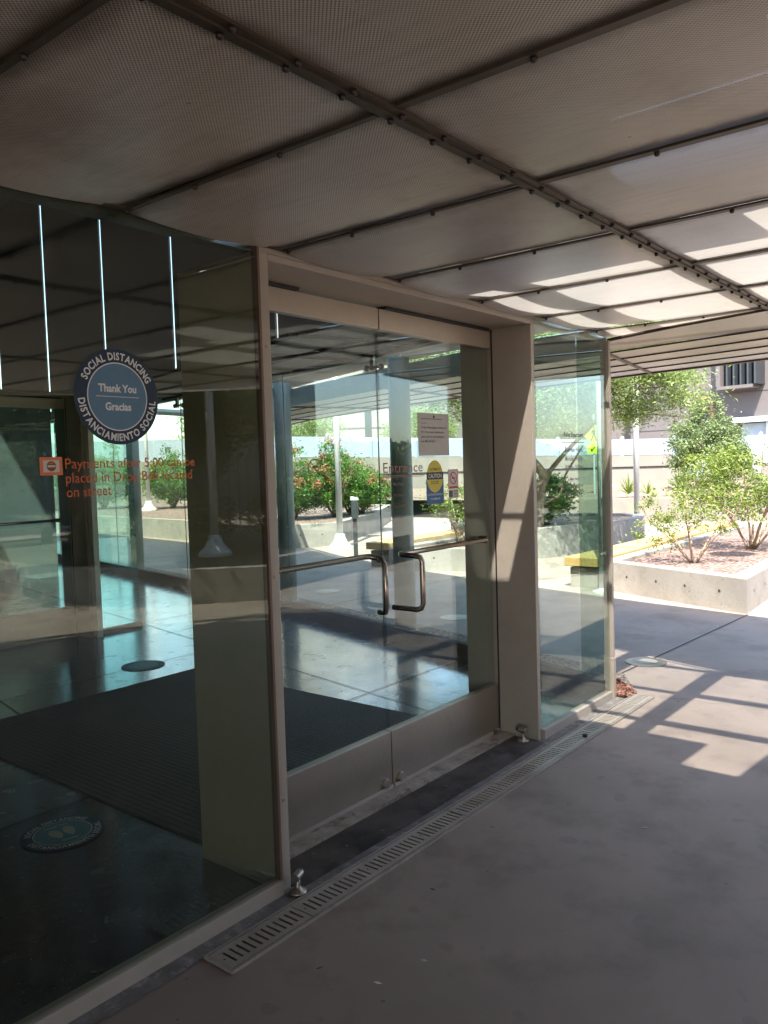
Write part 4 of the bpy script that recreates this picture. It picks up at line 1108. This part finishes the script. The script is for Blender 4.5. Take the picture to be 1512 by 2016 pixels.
for k,(x,y,z,h,r,lb) in enumerate(((30.1,29.3,.5,4.6,2.2,'pale green tree beyond the white fence, seen at the left of the left door leaf'),(34,24,.5,4.2,2.0,'loose green tree beyond the white fence near the pale building'),(33.5,15.5,.5,5.5,2.3,'tall green tree behind the white fence and the lamp post'),(17.5,20.5,.45,4.4,1.7,'light green tree at the end of the shrub row, behind the canopy'))):
    plant('garden_tree', (x,y,z), [([(0,0,0),(.1,0,1),(0,.2,h*.55)],.12,.06),([(.05,0,.9),(.6,.3,h*.5)],.06,.03),([(.05,0,.9),(-.5,-.3,h*.5)],.06,.03)], [(0,0,h*.68,r,r,h*.33)], 300, 60, .14, .28, LEAFT, M['bark'], lb, 'tree', 'trees beyond the planters', trunkname='trunk', crownname='crown', flat=.5)
def rosette(x, y, z, n, ln, label, m_, droop, name, cat):
    t = thing(name, (x,y,z), label, cat, None); m = MB()
    for k in range(n):
        a = RNG.random()*6.28; el = RNG.uniform(.15,1.4); L = ln*RNG.uniform(.7,1.1)
        d = Vector((math.cos(a)*math.cos(el), math.sin(a)*math.cos(el), math.sin(el))); s_ = Vector((-math.sin(a),math.cos(a),0))*.018*ln/.7
        p0 = Vector((x,y,z+.05)); p1 = p0+d*L*.55; p2 = p0+d*L-Vector((0,0,droop*L*(1.5-el)))
        m.add([p0-s_*.7,p0+s_*.7,p1+s_,p1-s_,p2], [(0,1,2,3),(3,2,4)])
    m.build('leaves', m_, t); return t
rosette(19.7,5.2,.62,110,.75,'spiky dark green agave like plant on the terrace, beside the blue grey cover', LEAFO, .22, 'spiky_plant', 'plant')
rosette(19.0,6.35,.6,45,.65,'pale thin spiky plant left of the lamp post on the terrace', LEAF, .35, 'spiky_plant', 'plant')
rosette(19.05,5.85,.6,45,.5,'yellowish spiky plant right behind the lamp post on the terrace', LEAF, .6, 'spiky_plant', 'plant')

# ------------------------------------------------------------------ terrace, far wall, fence, buildings
TW = [(19.6,-6),(19.4,0),(19.0,2.9),(17.9,6.4),(17.4,8.3),(17.5,10.5)]
m = band(TW, [(p[0]+.2,p[1]+.05) for p in TW], 0, .58)
o = m.build('terrace_wall', M['conc_warm'], loc=(18.5,3,0), bevel=.01); tag(o, 'low pale concrete terrace wall beyond the lamp post', 'wall')
FW = [(30.5,-8),(29.4,2),(29.0,5.5),(28.2,8.3),(27.3,10.5),(21.7,22.2),(18.8,27.2),(14.6,32),(8,38)]
FZ = [1.68,1.68,1.68,1.68,1.72,2.05,2.1,2.1,2.1]
so2 = MB()
for i in range(5):
    a,b = TW[i],TW[i+1]; c,d = FW[i],FW[i+1]
    so2.quad((a[0]+.1,a[1],.55),(c[0],c[1],.66),(d[0],d[1],.66),(b[0]+.1,b[1],.55))
so2.quad((17.6,10.5,.55),(27.3,10.5,.66),(21.7,22.2,.6),(17.5,22.2,.5))
tag(so2.build('terrace_ground', M['soil']), kind='structure')
wallr = thing('retaining_wall', (24,14,0), 'long beige concrete retaining wall under the white fence', 'wall')
fen = thing('white_fence', (24,14,1.7), 'white vinyl panel fence along the top of the retaining wall', 'fence')
for i in range(len(FW)-1):
    a,b = Vector(FW[i]),Vector(FW[i+1]); e = (b-a).normalized(); n = Vector((e.y,-e.x))
    L = (b-a).length
    vs = []; q = MB()
    for (p,z1) in ((a,FZ[i]),(b,FZ[i+1])):
        for s_ in (0,.25): 
            for z in (0,z1): vs.append((p.x+n.x*s_,p.y+n.y*s_,z))
    q.add(vs, [(0,1,5,4),(2,6,7,3),(1,3,7,5),(0,4,6,2)])
    q.build('wall_section', M['conc_warm'], wallr)
    q = MB()
    vs = []
    for (p,z1) in ((a,FZ[i]),(b,FZ[i+1])):
        for s_ in (.10,.13):
            for z in (z1+.03,z1+.62+(.28 if p.x < 23 else 0)): vs.append((p.x+n.x*s_,p.y+n.y*s_,z))
    q.add(vs, [(0,1,5,4),(2,6,7,3),(1,3,7,5),(0,4,6,2)]); q.build('fence_panel', M['fence'], fen)
    k = 0.0
    while k < L:
        p = a+e*k+n*.115; z1 = FZ[i]+(FZ[i+1]-FZ[i])*k/L
        if p.y < 26:
            q = MB(); zt = z1+.66+(.28 if p.x < 23 else 0)
            q.box(p.x-.06,p.x+.06,p.y-.06,p.y+.06,z1,zt); q.lathe([(.09,0),(.05,.06),(.01,.09)], (p.x,p.y,zt), 4, rot=.785); q.build('fence_post', M['fence'], fen)
        k += 1.85
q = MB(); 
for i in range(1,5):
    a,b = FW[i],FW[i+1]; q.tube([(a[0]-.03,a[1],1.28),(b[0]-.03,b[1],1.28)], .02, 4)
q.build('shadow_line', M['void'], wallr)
# brown building at the right
bb = thing('brown_building', (40,6,0), 'brown masonry building with barred window and pale door at the right', 'building')
A_ = Vector((40.7,15)); B_ = Vector((36.2,-6)); e = (B_-A_).normalized(); n = Vector((e.y,-e.x))
if n.x > 0: n = -n
BM = Matrix(((e.x,n.x,0,A_.x),(e.y,n.y,0,A_.y),(0,0,1,0),(0,0,0,1)))
q = MB(); q.box(0,21.5,-10,0,0,14,BM); q.build('wall', M['bldg'], bb)
def ux(y): return (A_.y-y)/abs(e.y)
q = MB(); q.box(ux(9.7),ux(8.0),.0,.9,4.75,4.9,BM)
q.box(ux(9.75),ux(9.55),.0,.9,4.9,9,BM)
q.build('window_shelf', M['bldg'], bb)
for k in range(5):
    q = MB(); u = ux(9.25)+k*.34; q.box(u,u+.08,.0,.9,4.9,8.5,BM); q.build('window_fin', M['bldg_dark'], bb)
q = MB(); q.box(ux(9.5),ux(8.0),.005,.02,4.95,8.4,BM); q.build('window', M['bldg_pale'], bb)
q = MB(); q.box(ux(6.2),ux(4.5),.0,.9,4.75,9,BM); q.build('window_shelf', M['bldg_dark'], bb)
q = MB(); q.box(ux(8.9),ux(7.7),.005,.05,1.0,3.1,BM); q.build('door', M['bluedoor'], bb)
q = MB(); q.box(ux(9.2),ux(7.5),.0,.4,3.15,3.4,BM); q.box(ux(7.68),ux(7.5),.0,.25,1,3.14,BM); q.build('door_canopy', M['metalgrey'], bb)
for k in range(2):
    q = MB(); u = ux(10.3)+k*.12; q.tube([tuple(BM @ Vector(p)) for p in ((u-.8,.25,4.35-.45*k),(u-.3,.25,4.5-.45*k),(u,.25,4.4-.4*k),(u,.25,3.0))], .09, 8); q.build('drain_pipe', M['pipe'], bb, smooth=True)
for z in (3.0,4.6,6.2,7.8):
    q = MB(); q.box(0,21.5,.002,.012,z,z+.03,BM); q.build('course_line', M['bldg_dark'], bb)
# darker lower building behind the tree
bd = thing('dark_building', (46,22,0), 'dark purplish building with louvres behind the feathery tree', 'building')
A2 = Vector((42,31)); B2 = Vector((44.2,15.2)); e2 = (B2-A2).normalized(); n2 = Vector((e2.y,-e2.x)); n2 = n2 if n2.x < 0 else -n2
BM2 = Matrix(((e2.x,n2.x,0,A2.x),(e2.y,n2.y,0,A2.y),(0,0,1,0),(0,0,0,1)))
q = MB(); q.box(0,15.8,-8,0,0,7.5,BM2); q.build('wall', M['bldg'], bd)
q = MB(); q.box(8.6,12.6,.0,.03,2.4,4.4,BM2); q.build('garage_opening', M['bldg_dark'], bd)
q = MB()
for k in range(6): q.box(11.6,12.5,.03,.1,2.5+k*.3,2.62+k*.3,BM2)
q.build('louvre', M['bldg'], bd)
# pale building seen through the doors
bp = thing('pale_building', (45,36,0), 'pale tall building with narrow windows seen through the doors', 'building')
A3 = Vector((38,43)); B3 = Vector((46.5,33)); e3 = (B3-A3).normalized(); n3 = Vector((e3.y,-e3.x)); n3 = n3 if n3.x < 0 else -n3
BM3 = Matrix(((e3.x,n3.x,0,A3.x),(e3.y,n3.y,0,A3.y),(0,0,1,0),(0,0,0,1)))
q = MB(); q.box(0,13.1,-10,0,0,16,BM3); q.build('wall', M['bldg_pale'], bp)
for u,z0,z1,w_ in ((5.2,5.2,6.4,.25),(7.0,5.6,6.8,.3),(8.8,0,16,.5),(3.2,5.0,6.2,.25),(10.8,4.6,6.4,.5),(10.8,8,9.6,.5)):
    q = MB(); q.box(u,u+w_,.0,.06,z0,z1,BM3); q.build('window', M['bldg_dark'], bp)
for z in (4.4,7.6): 
    q = MB(); q.box(0,13.1,.0,.04,z,z+.08,BM3); q.build('course_line', M['bldg'], bp)
# utility gear on the terrace
t = thing('valve_cover', (20.8,5.05,.6), 'blue grey bagged valve on a small concrete block by the terrace wall', 'valve')
q = MB(); q.lathe([(.20,.32),(.25,.42),(.24,.72),(.16,.86),(.04,.9)], (20.8,5.05,.6), 14); q.build('bag', M['cover'], t, smooth=True)
q = MB(); q.tube([(20.74,5.0,.6),(20.74,5.0,.98)], .04, 8); q.build('pipe', M['metalgrey'], t)
q = MB(); q.tube([(20.9,5.12,.6),(20.9,5.12,.98)], .04, 8); q.build('pipe', M['metalgrey'], t)
q = MB(); q.box(20.55,21.05,4.8,5.3,.55,.66); q.build('block', M['conc_warm'], t)
t = thing('utility_pedestal', (23.0,3.95,.6), 'white utility pedestal with a rounded hood at the right edge of the terrace', 'pedestal')
q = MB(); q.tube([(22.9,4.1,.6),(22.9,4.1,1.75),(22.95,4.05,1.95),(23.05,3.9,2.02),(23.1,3.75,1.95)], .14, 12); q.build('pipe', M['white'], t, smooth=True)
q = MB(); q.box(22.9,23.3,3.5,3.95,1.35,1.75); q.build('box', M['white'], t, bevel=.03)
# rear court seen through the inner doors
cw = thing('court_wall', (1,10.6,0), 'pale concrete court wall with a door behind the inner glass doors', 'wall')
q = MB(); q.box(-3,5.0,10.5,10.7,0,2.9); q.build('wall', M['tan'], cw)
q = MB(); q.box(1.9,2.0,10.44,10.499,0,2.15); q.box(2.8,2.9,10.44,10.499,0,2.15); q.box(1.9,2.9,10.44,10.499,2.15,2.25); q.build('door_frame', M['teal'], cw)
q = MB(); q.box(2.0,2.8,10.47,10.498,.01,2.148); q.build('door', M['bluedoor'], cw)

# ------------------------------------------------------------------ across the plaza, behind the camera (mirrored in the glass)
PE = [(3.3,-9.6),(3.35,-7.4),(4.05,-5.75),(4.75,-5.1),(9,-5.6),(10,-13),(4,-13)]
planter('planter', PE, .42, 'low concrete planter across the plaza, mirrored in the front glass', fill='shaded_bed', holes=((1,(.3,.7),.22),(2,(.3,.7),.22)))
for k,(x,y,h,r,lb) in enumerate(((3.9,-8.0,4.6,1.9,'dark shade tree at the corner of the far planter, mirrored left of the sticker'),(6.6,-8.6,3.8,2.0,'dark shade tree beside the mirrored lamp post'),(7.2,-11.2,4.6,2.2,'taller dark tree at the back of the mirrored planter'),(4.9,-10.6,4.0,2.0,'dark tree at the left end of the mirrored planter'))):
    plant('shade_tree', (x,y,.38), [([(0,0,0),(.1,0,.9),(0,.2,h*.55)],.10,.05),([(.05,0,.7),(.5,.3,h*.5)],.06,.03),([(.05,0,.7),(-.5,-.3,h*.5)],.06,.03)], [(-.5,-.3,h*.66,r,r,h*.34)], 300, 70, .12, .26, LEAFK, M['bark'], lb, 'tree', 'dark trees across the plaza', trunkname='trunk', crownname='crown')
for k,(x,y,lb) in enumerate(((5.9,-8.2,'dark low shrub under the mirrored trees, nearest the lamp post'),(7.0,-6.9,'dark low shrub at the right of the mirrored planter'),(4.6,-8.1,'dark low shrub at the left of the mirrored planter'))):
    plant('shrub', (x,y,.38), stems_fan(6,.9,.6,.02), [(0,0,.55,.8,.8,.5)], 130, 40, .06, .12, LEAFK, M['bark'], lb, 'shrub', 'dark shrubs across the plaza')
nb_ = thing('light_block_wing', (-9.2,-4,0), 'plain wall block added out of view to cut light at the left canopy end', 'building')  # invented wing, unseen, keeps light from the left off the door jamb
q = MB(); q.box(-12,-9.05,-3.0,-.02,0,7); q.build('wall', M['conc_warm'], nb_)
q = MB(); q.box(-9.05,-9.0,-2.4,-.6,.9,2.3); q.build('window_band', M['bldg_dark'], nb_)
h2 = thing('hedge_blocker', (12,-3,0), 'unseen row of dark foliage added to dim the reflection in the narrow pane', 'hedge_blocker')  # invented foliage, hides bright ground from the right pane reflection
L = NP.random((9000,3))*np.array([8,.9,1.7])+np.array([8.4,-3.6,.02])+NP.normal(size=(9000,3))*.05
leaves_mesh('foliage', list(L), .16, LEAFK, h2, 1.0)
q = MB()
for k in range(8): q.tube([(8.9+k,-3.15,0),(8.9+k,-3.15,1.5)], .03, 6)
q.build('stems', M['bark'], h2)
t = thing('shadow_lamp', (7.1,-3.4,0), 'lamp post with a round flat head, added out of frame to cast a disc shadow', 'lamp')  # unseen lamp form, added only for its round shadow on the gravel
q = MB(); q.tube([(7.1,-3.4,0),(7.1,-3.4,5.0),(7.05,-3.1,5.35),(6.5,-.6,5.36)], [.06,.05,.035,.025], 10); q.build('pole', M['metalgrey'], t, smooth=True)
q = MB(); q.lathe([(.10,.06),(.26,.03),(.29,-.01),(.27,-.03)], (6.47,-.43,5.3), 32); q.build('lamp_head', M['metalgrey'], t)
fb = thing('dark_fence', (14,-15,0), 'dark metal railing fence far across the plaza', 'fence')
q = MB()
for k in range(14): q.box(9.4+k*.35,9.43+k*.35,-15.02,-15,0,2.0)
q.box(9.4,14.2,-15.03,-14.99,1.9,1.95); q.box(9.4,14.2,-15.03,-14.99,1.1,1.14); q.build('railing', M['black'], fb)
hd = thing('hedge_blocker', (19,-14,0), 'long row of dark foliage added far off to dim the door glass reflection', 'hedge_blocker')  # made-up row that blocks sunlit ground in the door reflections
L = NP.random((16000,3))*np.array([14,1.4,2.3])+np.array([14.4,-14.6,.02])+NP.normal(size=(16000,3))*.06
leaves_mesh('foliage', list(L), .22, LEAFK, hd, 1.0)
q = MB()
for k in range(12): q.tube([(14.9+k*1.15,-13.9,0),(14.9+k*1.15,-13.9,2.0)], .04, 6)
q.build('stems', M['bark'], hd)
bx = thing('plaza_building', (0,-24,0), 'dark building standing far across the plaza', 'building')
q = MB(); q.box(-25,24,-34,-22,0,10); q.build('wall', M['bldg'], bx)
q = MB(); q.box(-25,24,-22,-21.95,3.2,5.2); q.build('window_band', M['bldg_dark'], bx)
